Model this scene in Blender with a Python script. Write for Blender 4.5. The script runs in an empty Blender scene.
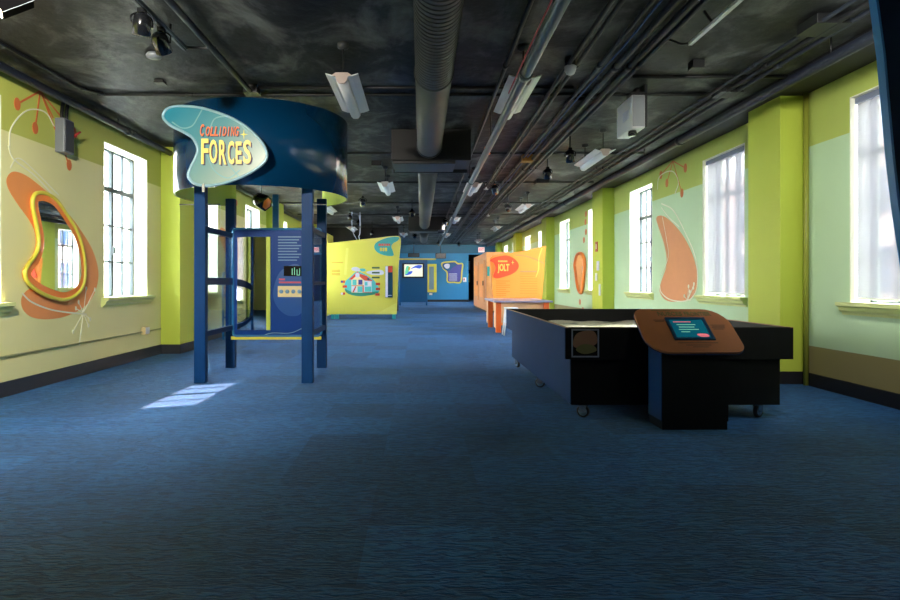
import bpy, bmesh, math, random
from mathutils import Vector, Matrix
from mathutils.geometry import tessellate_polygon
random.seed(7)
SC = bpy.context.scene
COL = SC.collection
PI = math.pi
F, CX, CY, CH = 600.0, 421.0, 282.0, 1.3          # focal length in pixels, vanishing point, camera height
XL, XR, ZC, YB = -4.72, 4.88, 3.75, 39.4

# ------------------------------------------------------------------ materials
def lin(c):
    c /= 255.0
    return c/12.92 if c <= .04045 else ((c+.055)/1.055)**2.4
def rgb(r, g, b): return (lin(r), lin(g), lin(b), 1)
MATS = {}
def mat(name, col, rough=.5, metal=0, spec=.5, var=.08, scale=6, bump=0, bscale=60, emit=0, coat=0, alpha=None):
    if name in MATS: return MATS[name]
    m = bpy.data.materials.new(name); m.use_nodes = True
    nt = m.node_tree; b = nt.nodes['Principled BSDF']
    b.inputs['Roughness'].default_value = rough
    b.inputs['Metallic'].default_value = metal
    b.inputs['Specular IOR Level'].default_value = spec
    b.inputs['Coat Weight'].default_value = coat
    g = nt.nodes.new('ShaderNodeNewGeometry')
    if var:
        n = nt.nodes.new('ShaderNodeTexNoise'); n.inputs['Scale'].default_value = scale; n.inputs['Detail'].default_value = 4
        nt.links.new(g.outputs['Position'], n.inputs['Vector'])
        mx = nt.nodes.new('ShaderNodeMix'); mx.data_type = 'RGBA'
        mx.inputs['A'].default_value = tuple(c*(1-var) for c in col[:3])+(1,)
        mx.inputs['B'].default_value = tuple(min(1, c*(1+var)) for c in col[:3])+(1,)
        nt.links.new(n.outputs['Fac'], mx.inputs['Factor'])
        nt.links.new(mx.outputs['Result'], b.inputs['Base Color'])
        src = mx.outputs['Result']
    else:
        b.inputs['Base Color'].default_value = col; src = None
    if emit:
        b.inputs['Emission Strength'].default_value = emit
        b.inputs['Emission Color'].default_value = col
    if bump:
        n2 = nt.nodes.new('ShaderNodeTexNoise'); n2.inputs['Scale'].default_value = bscale
        nt.links.new(g.outputs['Position'], n2.inputs['Vector'])
        bp = nt.nodes.new('ShaderNodeBump'); bp.inputs['Strength'].default_value = bump; bp.inputs['Distance'].default_value = .01
        nt.links.new(n2.outputs['Fac'], bp.inputs['Height']); nt.links.new(bp.outputs['Normal'], b.inputs['Normal'])
    MATS[name] = m
    return m

def math_node(nt, op, a, b=None, c=None):
    n = nt.nodes.new('ShaderNodeMath'); n.operation = op
    for i, v in enumerate((a, b, c)):
        if v is None: continue
        if isinstance(v, (int, float)): n.inputs[i].default_value = v
        else: nt.links.new(v, n.inputs[i])
    return n.outputs[0]

def mixc(nt, fac, a, b):
    mx = nt.nodes.new('ShaderNodeMix'); mx.data_type = 'RGBA'
    for k, v in (('A', a), ('B', b)):
        if isinstance(v, tuple): mx.inputs[k].default_value = v
        else: nt.links.new(v, mx.inputs[k])
    if isinstance(fac, (int, float)): mx.inputs['Factor'].default_value = fac
    else: nt.links.new(fac, mx.inputs['Factor'])
    return mx.outputs['Result']

def banded_wall(name, bands, rough=.55):
    """bands of paint: [(z_from, colour), ...] from the floor up, with sharp edges"""
    m = bpy.data.materials.new(name); m.use_nodes = True; nt = m.node_tree; b = nt.nodes['Principled BSDF']
    g = nt.nodes.new('ShaderNodeNewGeometry'); s = nt.nodes.new('ShaderNodeSeparateXYZ')
    nt.links.new(g.outputs['Position'], s.inputs[0])
    cur = bands[0][1]
    for z, c in bands[1:]:
        cur = mixc(nt, math_node(nt, 'GREATER_THAN', s.outputs['Z'], z), cur, c)
    n = nt.nodes.new('ShaderNodeTexNoise'); n.inputs['Scale'].default_value = 1.3; n.inputs['Detail'].default_value = 5
    nt.links.new(g.outputs['Position'], n.inputs['Vector'])
    dk = mixc(nt, .08, cur, (0.25, .25, .2, 1))
    nt.links.new(mixc(nt, n.outputs['Fac'], cur, dk), b.inputs['Base Color'])
    n2 = nt.nodes.new('ShaderNodeTexNoise'); n2.inputs['Scale'].default_value = 90
    nt.links.new(g.outputs['Position'], n2.inputs['Vector'])
    bp = nt.nodes.new('ShaderNodeBump'); bp.inputs['Strength'].default_value = .12; bp.inputs['Distance'].default_value = .01
    nt.links.new(n2.outputs['Fac'], bp.inputs['Height']); nt.links.new(bp.outputs['Normal'], b.inputs['Normal'])
    b.inputs['Roughness'].default_value = rough
    b.inputs['Specular IOR Level'].default_value = .35
    MATS[name] = m
    return m

def carpet_mat():
    m = bpy.data.materials.new('blue_carpet'); m.use_nodes = True; nt = m.node_tree; b = nt.nodes['Principled BSDF']
    g = nt.nodes.new('ShaderNodeNewGeometry'); s = nt.nodes.new('ShaderNodeSeparateXYZ')
    nt.links.new(g.outputs['Position'], s.inputs[0])
    T = .64
    fx = math_node(nt, 'FLOOR', math_node(nt, 'DIVIDE', math_node(nt, 'ADD', s.outputs['X'], .28), T))
    fy = math_node(nt, 'FLOOR', math_node(nt, 'DIVIDE', s.outputs['Y'], T))
    cb = nt.nodes.new('ShaderNodeCombineXYZ'); nt.links.new(fx, cb.inputs[0]); nt.links.new(fy, cb.inputs[1])
    wn = nt.nodes.new('ShaderNodeTexWhiteNoise'); wn.noise_dimensions = '2D'; nt.links.new(cb.outputs[0], wn.inputs['Vector'])
    # wavy loop pattern: rows across the room, wobbling
    mp = nt.nodes.new('ShaderNodeMapping'); mp.inputs['Scale'].default_value = (9, 38, 1)
    nt.links.new(g.outputs['Position'], mp.inputs['Vector'])
    n1 = nt.nodes.new('ShaderNodeTexNoise'); n1.inputs['Scale'].default_value = 1; n1.inputs['Detail'].default_value = 2
    n1.inputs['Distortion'].default_value = 1.2
    nt.links.new(mp.outputs[0], n1.inputs['Vector'])
    n2 = nt.nodes.new('ShaderNodeTexNoise'); n2.inputs['Scale'].default_value = 170
    nt.links.new(g.outputs['Position'], n2.inputs['Vector'])
    n3 = nt.nodes.new('ShaderNodeTexNoise'); n3.inputs['Scale'].default_value = .45
    nt.links.new(g.outputs['Position'], n3.inputs['Vector'])
    A = rgb(*CARPET[0]); B = rgb(*CARPET[1])
    rp = nt.nodes.new('ShaderNodeValToRGB'); rp.color_ramp.elements[0].position = .38; rp.color_ramp.elements[1].position = .62
    nt.links.new(n1.outputs['Fac'], rp.inputs['Fac'])
    c = mixc(nt, rp.outputs['Color'], A, B)
    v = math_node(nt, 'MULTIPLY_ADD', wn.outputs['Value'], .5, .70)
    v = math_node(nt, 'ADD', v, math_node(nt, 'MULTIPLY', math_node(nt, 'SUBTRACT', n3.outputs['Fac'], .5), .35))
    v = math_node(nt, 'ADD', v, math_node(nt, 'MULTIPLY', math_node(nt, 'SUBTRACT', n2.outputs['Fac'], .5), .5))
    hv = nt.nodes.new('ShaderNodeHueSaturation'); nt.links.new(v, hv.inputs['Value']); nt.links.new(c, hv.inputs['Color'])
    nt.links.new(hv.outputs['Color'], b.inputs['Base Color'])
    b.inputs['Roughness'].default_value = .7; b.inputs['Specular IOR Level'].default_value = .3; b.inputs['Specular Tint'].default_value = (.6, .8, 1, 1)
    b.inputs['Sheen Weight'].default_value = .12; b.inputs['Sheen Roughness'].default_value = .5
    b.inputs['Sheen Tint'].default_value = (.4, .7, 1, 1)
    bp = nt.nodes.new('ShaderNodeBump'); bp.inputs['Strength'].default_value = .6; bp.inputs['Distance'].default_value = .012
    hh = math_node(nt, 'ADD', rp.outputs['Color'], math_node(nt, 'MULTIPLY', n2.outputs['Fac'], .5))
    nt.links.new(hh, bp.inputs['Height']); nt.links.new(bp.outputs['Normal'], b.inputs['Normal'])
    MATS['carpet'] = m
    return m

def ceiling_mat():
    m = bpy.data.materials.new('black_painted_concrete'); m.use_nodes = True; nt = m.node_tree; b = nt.nodes['Principled BSDF']
    g = nt.nodes.new('ShaderNodeNewGeometry')
    mp = nt.nodes.new('ShaderNodeMapping'); mp.inputs['Scale'].default_value = (1.5, 1.0, 1)
    nt.links.new(g.outputs['Position'], mp.inputs['Vector'])
    n1 = nt.nodes.new('ShaderNodeTexNoise'); n1.inputs['Scale'].default_value = 1.1; n1.inputs['Detail'].default_value = 9; n1.inputs['Roughness'].default_value = .66
    n1.inputs['Distortion'].default_value = .5
    nt.links.new(mp.outputs[0], n1.inputs['Vector'])
    rp = nt.nodes.new('ShaderNodeValToRGB')
    e = rp.color_ramp.elements
    e[0].position = .38; e[0].color = (.0025, .003, .0035, 1)
    e[1].position = .68; e[1].color = (.15, .16, .155, 1)
    k = e.new(.49); k.color = (.014, .016, .0175, 1)
    nt.links.new(n1.outputs['Fac'], rp.inputs['Fac']); nt.links.new(rp.outputs['Color'], b.inputs['Base Color'])
    b.inputs['Roughness'].default_value = .55; b.inputs['Specular IOR Level'].default_value = .3
    bp = nt.nodes.new('ShaderNodeBump'); bp.inputs['Strength'].default_value = .5; bp.inputs['Distance'].default_value = .02
    n2 = nt.nodes.new('ShaderNodeTexNoise'); n2.inputs['Scale'].default_value = 9; n2.inputs['Detail'].default_value = 6
    nt.links.new(g.outputs['Position'], n2.inputs['Vector'])
    nt.links.new(n2.outputs['Fac'], bp.inputs['Height']); nt.links.new(bp.outputs['Normal'], b.inputs['Normal'])
    return m

def glass_mat(name, tint=(1, 1, 1, 1), refl=.06, rough=.02):
    m = bpy.data.materials.new(name); m.use_nodes = True; nt = m.node_tree
    nt.nodes.remove(nt.nodes['Principled BSDF']); out = nt.nodes['Material Output']
    t = nt.nodes.new('ShaderNodeBsdfTransparent'); t.inputs[0].default_value = tint
    gl = nt.nodes.new('ShaderNodeBsdfGlossy'); gl.inputs['Roughness'].default_value = rough
    lw = nt.nodes.new('ShaderNodeFresnel'); lw.inputs['IOR'].default_value = 1.45
    mx = nt.nodes.new('ShaderNodeMixShader')
    nt.links.new(math_node(nt, 'MINIMUM', math_node(nt, 'ADD', lw.outputs[0], refl-.04), .6), mx.inputs[0])
    nt.links.new(t.outputs[0], mx.inputs[1]); nt.links.new(gl.outputs[0], mx.inputs[2]); nt.links.new(mx.outputs[0], out.inputs[0])
    MATS[name] = m
    return m

def blind_mat(name, trans=.4, col=(.85, .83, .86, 1), back=(.6, .58, .6, 1)):
    """woven roller blind: part open weave, part translucent cloth"""
    m = bpy.data.materials.new(name); m.use_nodes = True; nt = m.node_tree
    nt.nodes.remove(nt.nodes['Principled BSDF']); out = nt.nodes['Material Output']
    t = nt.nodes.new('ShaderNodeBsdfTransparent')
    tl = nt.nodes.new('ShaderNodeBsdfTranslucent'); tl.inputs[0].default_value = col
    d = nt.nodes.new('ShaderNodeBsdfDiffuse'); d.inputs[0].default_value = back
    g = nt.nodes.new('ShaderNodeNewGeometry')
    mp = nt.nodes.new('ShaderNodeMapping'); mp.inputs['Scale'].default_value = (1, 40, .8); nt.links.new(g.outputs['Position'], mp.inputs[0])
    n = nt.nodes.new('ShaderNodeTexNoise'); n.inputs['Scale'].default_value = 1; nt.links.new(mp.outputs[0], n.inputs['Vector'])
    a = nt.nodes.new('ShaderNodeMixShader'); a.inputs[0].default_value = .55
    nt.links.new(d.outputs[0], a.inputs[1]); nt.links.new(tl.outputs[0], a.inputs[2])
    mx = nt.nodes.new('ShaderNodeMixShader')
    nt.links.new(math_node(nt, 'MULTIPLY_ADD', n.outputs['Fac'], trans*.5, trans*.75), mx.inputs[0])
    nt.links.new(a.outputs[0], mx.inputs[1]); nt.links.new(t.outputs[0], mx.inputs[2]); nt.links.new(mx.outputs[0], out.inputs[0])
    MATS[name] = m
    return m

def sign_mat():
    """printed face of the big sign: teal at the upper tip fading to a warm sand colour, the sign's own artwork"""
    m = bpy.data.materials.new('sign_print'); m.use_nodes = True; nt = m.node_tree; b = nt.nodes['Principled BSDF']
    g = nt.nodes.new('ShaderNodeNewGeometry'); s = nt.nodes.new('ShaderNodeSeparateXYZ'); nt.links.new(g.outputs['Position'], s.inputs[0])
    u = math_node(nt, 'DIVIDE', math_node(nt, 'ADD', s.outputs['X'], 3.05), 1.25)
    v = math_node(nt, 'DIVIDE', math_node(nt, 'SUBTRACT', 3.42, s.outputs['Z']), 1.0)
    t = math_node(nt, 'ADD', math_node(nt, 'MULTIPLY', u, .55), math_node(nt, 'MULTIPLY', v, .5))
    rp = nt.nodes.new('ShaderNodeValToRGB'); e = rp.color_ramp.elements
    e[0].position = .1; e[0].color = rgb(24, 112, 132)
    e[1].position = .85; e[1].color = rgb(136, 152, 136)
    k = e.new(.45); k.color = rgb(66, 126, 132)
    nt.links.new(t, rp.inputs['Fac']); nt.links.new(rp.outputs['Color'], b.inputs['Base Color'])
    b.inputs['Roughness'].default_value = .3
    MATS['sign_print'] = m
    return m

CARPET = ((14, 54, 102), (32, 89, 147))
M_CARPET = carpet_mat(); M_CEIL = ceiling_mat(); M_SIGN = sign_mat()
LIME = rgb(150, 165, 45)
M_WL = banded_wall('painted_wall_left', [(0, rgb(226, 224, 160)), (3.02, rgb(184, 192, 90))])
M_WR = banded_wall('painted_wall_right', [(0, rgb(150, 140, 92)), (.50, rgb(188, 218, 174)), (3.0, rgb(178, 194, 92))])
M_LIME = mat('lime_paint', rgb(190, 206, 74), .55, var=.05, scale=1.5, bump=.1)
M_SILL = mat('pale_lime_gloss_paint', rgb(206, 216, 140), .35, var=.04)
M_BACK = mat('blue_wall_paint', rgb(38, 124, 172), .55, var=.05, scale=1)
M_BACKD = mat('dark_teal_wall_paint', rgb(38, 92, 120), .55, var=.05, scale=1)
M_BLACK = mat('black_paint', rgb(14, 14, 15), .6, var=.2)
M_BASE = mat('black_rubber_baseboard', rgb(42, 46, 52), .45, var=.25, scale=3)
M_BASED = mat('black_rubber_baseboard_dark', rgb(24, 24, 28), .5, var=.2, scale=3)
M_STEEL = mat('grey_green_steel_frame', rgb(44, 60, 62), .45, var=.1)
M_WHITE = mat('white_enamel', rgb(225, 228, 230), .35, var=.03)
M_REV = mat('white_reveal_paint', rgb(236, 238, 214), .5, var=.03)
M_PANE = glass_mat('window_glass'); M_GLASS = glass_mat('clear_panel_glass', (.90, .95, .97, 1), .07)
M_BLIND = blind_mat('roller_blind_cloth', .05, (.072, .072, .078, 1), (.42, .41, .43, 1)); M_BLINDO = blind_mat('added_blind_cloth_dense', .02, (.10, .10, .10, 1))
M_RAIL = mat('grey_blind_rail', rgb(120, 128, 150), .4, var=.04)
M_DUCT = mat('dark_grey_duct', rgb(58, 60, 56), .5, metal=0, var=.12, scale=4)
M_DUCTBOX = mat('black_duct_box', rgb(20, 21, 22), .5, var=.2, scale=3)
M_PIPE = mat('galvanised_grey_pipe', rgb(105, 116, 124), .38, metal=.5, var=.12, scale=5)
M_PIPED = mat('black_conduit', rgb(14, 16, 18), .45, metal=0, var=.2, scale=5)
M_PIPEB = mat('slate_conduit', rgb(26, 32, 42), .42, metal=0, var=.15, scale=5)
M_CABLEB = mat('blue_cable', rgb(30, 70, 140), .4); M_CABLER = mat('red_cable', rgb(190, 50, 60), .4)
M_BLUE = mat('deep_blue_lacquer', rgb(3, 50, 84), .2, var=.05, coat=.3)
M_POST = mat('navy_blue_post_paint', rgb(2, 52, 100), .5, var=.06, spec=.15)
M_TEALF = mat('teal_blue_frame_paint', rgb(28, 110, 160), .3, var=.05)
M_PANELB = mat('royal_blue_graphic', rgb(0, 58, 130), .45, spec=.2, var=.1, scale=2.5)
M_MIRROR = mat('mirror_glass', (.85, .88, .88, 1), .015, metal=1, var=0)
M_ORANGE = mat('orange_mural_paint', rgb(232, 150, 84), .55, var=.05)
M_ORANGE2 = mat('orange_frame', rgb(236, 132, 60), .4, var=.05)
M_ORANGER = mat('terracotta_mural_paint', rgb(212, 146, 96), .55, var=.06)
M_ORDOT = mat('red_orange_mural_paint', rgb(205, 112, 58), .6, var=.06)
M_RIM = mat('yellow_lime_rim', rgb(214, 206, 74), .35, var=.04)
M_MW = mat('white_mural_paint', rgb(226, 228, 200), .6, var=.03)
M_SILVER = mat('silver_sign_edge', rgb(128, 164, 176), .3, metal=.2, var=.04)
M_TYEL = mat('pale_yellow_letter', rgb(232, 204, 96), .4, var=.03)
M_TOR = mat('orange_letter', rgb(220, 104, 34), .4, var=.03)
M_TPUR = mat('purple_letter_shadow', rgb(52, 40, 66), .5, var=.03)
M_LAM = mat('black_laminate', rgb(8, 9, 11), .45, var=.2, scale=3, spec=.25)
M_LAMS = mat('slate_blue_sheen', rgb(22, 48, 84), .6, var=.15, scale=3, spec=.08)  # reflected blue sheen of the black laminate, held in the base colour
M_WOODE = mat('brown_wood_edge', rgb(150, 110, 70), .5, var=.15, scale=12)
M_TOPBR = mat('brown_kiosk_top', rgb(140, 88, 54), .36, var=.08, scale=10)
M_SAGE = mat('sage_letter', rgb(84, 88, 48), .5, var=.05)
M_DKTXT = mat('dark_brown_print', rgb(84, 58, 42), .5)
M_SCRT = mat('teal_screen', rgb(10, 92, 112), .2, var=.05, emit=.06)
M_SCRL = mat('screen_text', rgb(120, 200, 170), .3, var=0, emit=.08)
M_SCRP = mat('screen_pink', rgb(220, 110, 120), .3, var=0, emit=.08)
M_CHROME = mat('brushed_steel', rgb(180, 185, 190), .25, metal=.9, var=.05)
M_TYRE = mat('black_tyre', rgb(26, 28, 32), .5, var=.1)
M_WHEELB = mat('blue_grey_wheel', rgb(120, 160, 190), .35, var=.1)
M_DISP = mat('dark_glossy_display', rgb(34, 32, 32), .08, var=.3, scale=5)
M_YELP = mat('yellow_exhibit_board', rgb(214, 212, 92), .3, var=.05, scale=1.2)
M_YELL = mat('pale_yellow_print', rgb(222, 222, 110), .35)
M_TEAL = mat('teal_logo', rgb(40, 160, 165), .4, var=.05)
M_RED = mat('house_red', rgb(206, 74, 52), .45); M_CREAM = mat('house_cream', rgb(236, 224, 180), .45)
M_AQUA = mat('aqua_print', rgb(84, 196, 200), .45); M_GREEN = mat('green_print', rgb(40, 140, 120), .45)
M_LILAC = mat('lilac_cloud', rgb(205, 212, 236), .45); M_NAVY = mat('dark_teal_slot', rgb(14, 70, 96), .3)
M_TXTD = mat('dark_text_tag', rgb(56, 92, 62), .5); M_TXTO = mat('orange_text_print', rgb(204, 168, 56), .5)
M_KBLUE = mat('kiosk_blue', rgb(0, 84, 136), .35, var=.05)
M_MAPY = mat('screen_map_yellow', rgb(222, 228, 200), .3, var=.05, emit=.11)
M_MAPB = mat('screen_map_blue', rgb(36, 80, 200), .3, var=.05, emit=.11); M_MAPG = mat('screen_map_green', rgb(90, 190, 150), .3, emit=.11)
M_WOOD = mat('honey_wood', rgb(228, 160, 98), .42, var=.1, scale=5)
M_WOODG = mat('orange_reflected_glimmer', rgb(250, 160, 60), .4, var=.08)  # reflected glimmer on the cabinet doors, put into the colour
M_PEACH = mat('peach_laminate', rgb(230, 182, 134), .45, var=.05)
M_OBOARD = mat('orange_board', rgb(244, 150, 62), .35, var=.05, scale=1.4)
M_OTEXT = mat('orange_board_print', rgb(228, 132, 42), .5); M_OGREY = mat('grey_board_print', rgb(176, 134, 90), .5)
M_REDL = mat('red_logo', rgb(232, 78, 42), .4, var=.05); M_OLEG = mat('burnt_orange_leg', rgb(224, 100, 34), .4, var=.06)
M_LTOP = mat('lavender_grey_top', rgb(150, 152, 178), .3, var=.04)
M_GREY = mat('grey_metal_box', rgb(116, 122, 128), .4, metal=.2, var=.06); M_GREYD = mat('dark_grey_metal', rgb(56, 60, 66), .45, var=.1)
M_BEIGE = mat('beige_plastic', rgb(226, 206, 150), .4, var=.03)
M_FIRE = mat('fire_red', rgb(170, 40, 36), .4); M_PURPLE = mat('purple_print', rgb(66, 70, 150), .45)
M_GEL = mat('orange_gel', rgb(230, 120, 40), .4); M_DIFF = mat('fluorescent_diffuser', rgb(214, 220, 226), .35, var=.03)
M_SPOT = mat('glossy_black_spot', rgb(22, 24, 27), .16, metal=.3, var=.1, coat=.6)
M_LAMP = mat('warm_lit_lamp', (1, .75, .5, 1), .4, var=0, emit=6)
M_EXITW = mat('exit_sign_face', rgb(240, 205, 205), .4, var=0, emit=.1); M_EXITR = mat('exit_red', rgb(216, 40, 50), .4, var=0, emit=.08)
M_WOODGR = mat('ash_grey_inset', rgb(120, 150, 170), .4, var=.1)

def terrain_mat():
    m = bpy.data.materials.new('model_terrain'); m.use_nodes = True; nt = m.node_tree; b = nt.nodes['Principled BSDF']
    g = nt.nodes.new('ShaderNodeNewGeometry'); n = nt.nodes.new('ShaderNodeTexNoise'); n.inputs['Scale'].default_value = 5; n.inputs['Detail'].default_value = 6
    nt.links.new(g.outputs['Position'], n.inputs['Vector'])
    rp = nt.nodes.new('ShaderNodeValToRGB'); e = rp.color_ramp.elements
    e[0].position = .34; e[0].color = rgb(64, 84, 40); e[1].position = .48; e[1].color = rgb(238, 232, 205)
    nt.links.new(n.outputs['Fac'], rp.inputs['Fac']); nt.links.new(rp.outputs['Color'], b.inputs['Base Color']); b.inputs['Roughness'].default_value = .3
    return m
M_TERR = terrain_mat()

def brick_mat():
    m = bpy.data.materials.new('pale_brick'); m.use_nodes = True; nt = m.node_tree; b = nt.nodes['Principled BSDF']
    tc = nt.nodes.new('ShaderNodeNewGeometry'); s = nt.nodes.new('ShaderNodeSeparateXYZ'); nt.links.new(tc.outputs['Position'], s.inputs[0])
    cb = nt.nodes.new('ShaderNodeCombineXYZ'); nt.links.new(s.outputs['Y'], cb.inputs[0]); nt.links.new(s.outputs['Z'], cb.inputs[1])
    br = nt.nodes.new('ShaderNodeTexBrick'); br.inputs['Scale'].default_value = 2.2
    br.inputs['Color1'].default_value = rgb(214, 170, 150); br.inputs['Color2'].default_value = rgb(196, 150, 132); br.inputs['Mortar'].default_value = rgb(225, 215, 205)
    nt.links.new(cb.outputs[0], br.inputs['Vector']); nt.links.new(br.outputs['Color'], b.inputs['Base Color']); b.inputs['Roughness'].default_value = .8
    return m
M_BRICK = brick_mat()
M_YARD = mat('pale_concrete_yard', rgb(200, 198, 192), .8, var=.1, scale=.5)

# ------------------------------------------------------------------ geometry helpers
WLOC = {}
class Frame:
    def __init__(s, o, eu, ev, en): s.o, s.u, s.v, s.n = Vector(o), Vector(eu), Vector(ev), Vector(en)
    def P(s, u, v, w=0): return s.o + s.u*u + s.v*v + s.n*w
def front(Y): return Frame((0, Y, 0), (1, 0, 0), (0, 0, 1), (0, -1, 0))
FL = Frame((XL, 0, 0), (0, 1, 0), (0, 0, 1), (1, 0, 0))
FR = Frame((XR, 0, 0), (0, 1, 0), (0, 0, 1), (-1, 0, 0))
def FP(px, py, Y): return ((px-CX)*Y/F, CH+(CY-py)*Y/F)          # image measurement -> (X, Z) in the plane at depth Y
def LW(px, py): Y = -XL*F/(CX-px); return (Y, CH+(CY-py)*Y/F)    # ... on the left wall
def RW(px, py): Y = XR*F/(px-CX); return (Y, CH+(CY-py)*Y/F)     # ... on the right wall

class MB:
    def __init__(s): s.bm = bmesh.new(); s.mats = []; s.sm = set()
    def _mi(s, m):
        if m not in s.mats: s.mats.append(m)
        return s.mats.index(m)
    def _fin(s, faces, m, smooth=False):
        i = s._mi(m)
        for f in faces: f.material_index = i; f.smooth = smooth
    def box(s, m, x0, x1, y0, y1, z0, z1, bev=0, M=None):
        r = bmesh.ops.create_cube(s.bm, size=1)
        vs = r['verts']
        for v in vs: v.co = Vector(((x0+x1)/2+v.co.x*(x1-x0), (y0+y1)/2+v.co.y*(y1-y0), (z0+z1)/2+v.co.z*(z1-z0)))
        fs = set(f for v in vs for f in v.link_faces)
        if bev:
            es = set(e for v in vs for e in v.link_edges)
            rr = bmesh.ops.bevel(s.bm, geom=list(es), offset=bev, segments=2, affect='EDGES', profile=.5)
            fs = set(rr['faces']) | {f for f in fs if f.is_valid}
            vs = list({v for f in fs for v in f.verts})
            fs = set(f for v in vs for f in v.link_faces)
        if M is not None:
            for v in vs: v.co = M @ v.co
        s._fin(fs, m); return s
    def slab(s, m, fr, pts, w0, w1, smooth=False):
        a = [s.bm.verts.new(fr.P(u, v, w0)) for u, v in pts]; b = [s.bm.verts.new(fr.P(u, v, w1)) for u, v in pts]
        n = len(pts)
        if n > 4: fs = [s.bm.faces.new([r[k] for k in t]) for t in tessellate_polygon([[Vector((u, v, 0)) for u, v in pts]]) for r in (a, b) if len(set(t)) == 3]
        else: fs = [s.bm.faces.new(a), s.bm.faces.new(b)]
        sd = [s.bm.faces.new((a[i], a[(i+1) % n], b[(i+1) % n], b[i])) for i in range(n)]
        s._fin(fs, m); s._fin(sd, m, smooth)
        return s
    def rect(s, m, fr, u0, u1, v0, v1, w0, w1): return s.slab(m, fr, [(u0, v0), (u1, v0), (u1, v1), (u0, v1)], w0, w1)
    def frame(s, m, fr, u0, u1, v0, v1, t, w0, w1):
        s.rect(m, fr, u0, u0+t, v0, v1, w0, w1); s.rect(m, fr, u1-t, u1, v0, v1, w0, w1)
        s.rect(m, fr, u0+t, u1-t, v0, v0+t, w0, w1); s.rect(m, fr, u0+t, u1-t, v1-t, v1, w0, w1); return s
    def tube(s, m, pts, r, n=10, closed=False, caps=True):
        pts = [Vector(p) for p in pts]; k = len(pts); rings = []
        rs = r if isinstance(r, (list, tuple)) else [r]*k
        up = None
        for i, p in enumerate(pts):
            if closed: t = (pts[(i+1) % k]-pts[i-1])
            else: t = pts[min(i+1, k-1)]-pts[max(i-1, 0)]
            t.normalize()
            if up is None:
                up = t.orthogonal().normalized()
            up = (up - t*up.dot(t)).normalized(); sd = t.cross(up)
            rings.append([s.bm.verts.new(p+(up*math.cos(2*PI*j/n)+sd*math.sin(2*PI*j/n))*rs[i]) for j in range(n)])
        fs = []
        for i in range(k if closed else k-1):
            A, B = rings[i], rings[(i+1) % k]
            for j in range(n): fs.append(s.bm.faces.new((A[j], A[(j+1) % n], B[(j+1) % n], B[j])))
        s._fin(fs, m, True)
        if not closed and caps: s._fin([s.bm.faces.new(rings[0]), s.bm.faces.new(rings[-1])], m)
        return s
    def lathe(s, m, o, ax, prof, n=20):
        """prof: [(radius, height)] about the axis ax through o"""
        ax = Vector(ax).normalized(); o = Vector(o); return s.tube(m, [o+ax*(h+1e-5*i) for i, (r, h) in enumerate(prof)], [max(r, 1e-4) for r, h in prof], n)
    def sphere(s, m, c, r, sz=1):
        rr = bmesh.ops.create_uvsphere(s.bm, u_segments=14, v_segments=8, radius=r)
        for v in rr['verts']: v.co = Vector(c)+Vector((v.co.x, v.co.y, v.co.z*sz))
        s._fin(set(f for v in rr['verts'] for f in v.link_faces), m, True); return s
    def text(s, m, fr, string, u, v, h, w0, depth, width=None, shear=0, bold=0, rot=0):
        """lettering laid on a frame: centre u, baseline v, cap height h"""
        c = bpy.data.curves.new('t', 'FONT'); c.body = string; c.align_x = 'CENTER'; c.size = 1; c.shear = shear; c.offset = bold; c.resolution_u = 3
        o = bpy.data.objects.new('t', c); COL.objects.link(o)
        bpy.context.view_layer.update()
        me = bpy.data.meshes.new_from_object(o.evaluated_get(bpy.context.evaluated_depsgraph_get()))
        xs = [p.co.x for p in me.vertices]; k = h/.70
        kx = k if width is None else width/(max(xs)-min(xs)); xc = (max(xs)+min(xs))/2
        cr, sr = math.cos(rot), math.sin(rot)
        t = bmesh.new(); t.from_mesh(me)
        ext = bmesh.ops.extrude_face_region(t, geom=list(t.faces))
        for e in ext['geom']:
            if isinstance(e, bmesh.types.BMVert): e.co.z = 1
        mp = {}
        for p in t.verts:
            x, y = (p.co.x-xc)*kx, p.co.y*k
            mp[p] = s.bm.verts.new(fr.P(u+x*cr-y*sr, v+x*sr+y*cr, w0+(depth if p.co.z > .5 else 0)))
        fs = []
        for f in t.faces:
            try: fs.append(s.bm.faces.new([mp[p] for p in f.verts]))
            except ValueError: pass
        s._fin(fs, m); t.free()
        bpy.data.objects.remove(o); bpy.data.curves.remove(c); bpy.data.meshes.remove(me)
        return s
    def build(s, name, parent=None, props=None, loc=None):
        bmesh.ops.recalc_face_normals(s.bm, faces=list(s.bm.faces))
        me = bpy.data.meshes.new(name); 
        if parent is not None: w = WLOC[parent.name]
        elif loc is not None: w = Vector(loc)
        else:
            lo = [min(v.co[i] for v in s.bm.verts) for i in range(3)]; hi = [max(v.co[i] for v in s.bm.verts) for i in range(3)]
            w = Vector(((lo[0]+hi[0])/2, (lo[1]+hi[1])/2, lo[2]))
        for v in s.bm.verts: v.co -= w
        s.bm.to_mesh(me); s.bm.free()
        for m in s.mats: me.materials.append(m)
        o = bpy.data.objects.new(name, me); COL.objects.link(o)
        WLOC[o.name] = w
        if parent is not None: o.parent = parent
        else: o.location = w
        if props: tag(o, *props)
        return o

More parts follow.
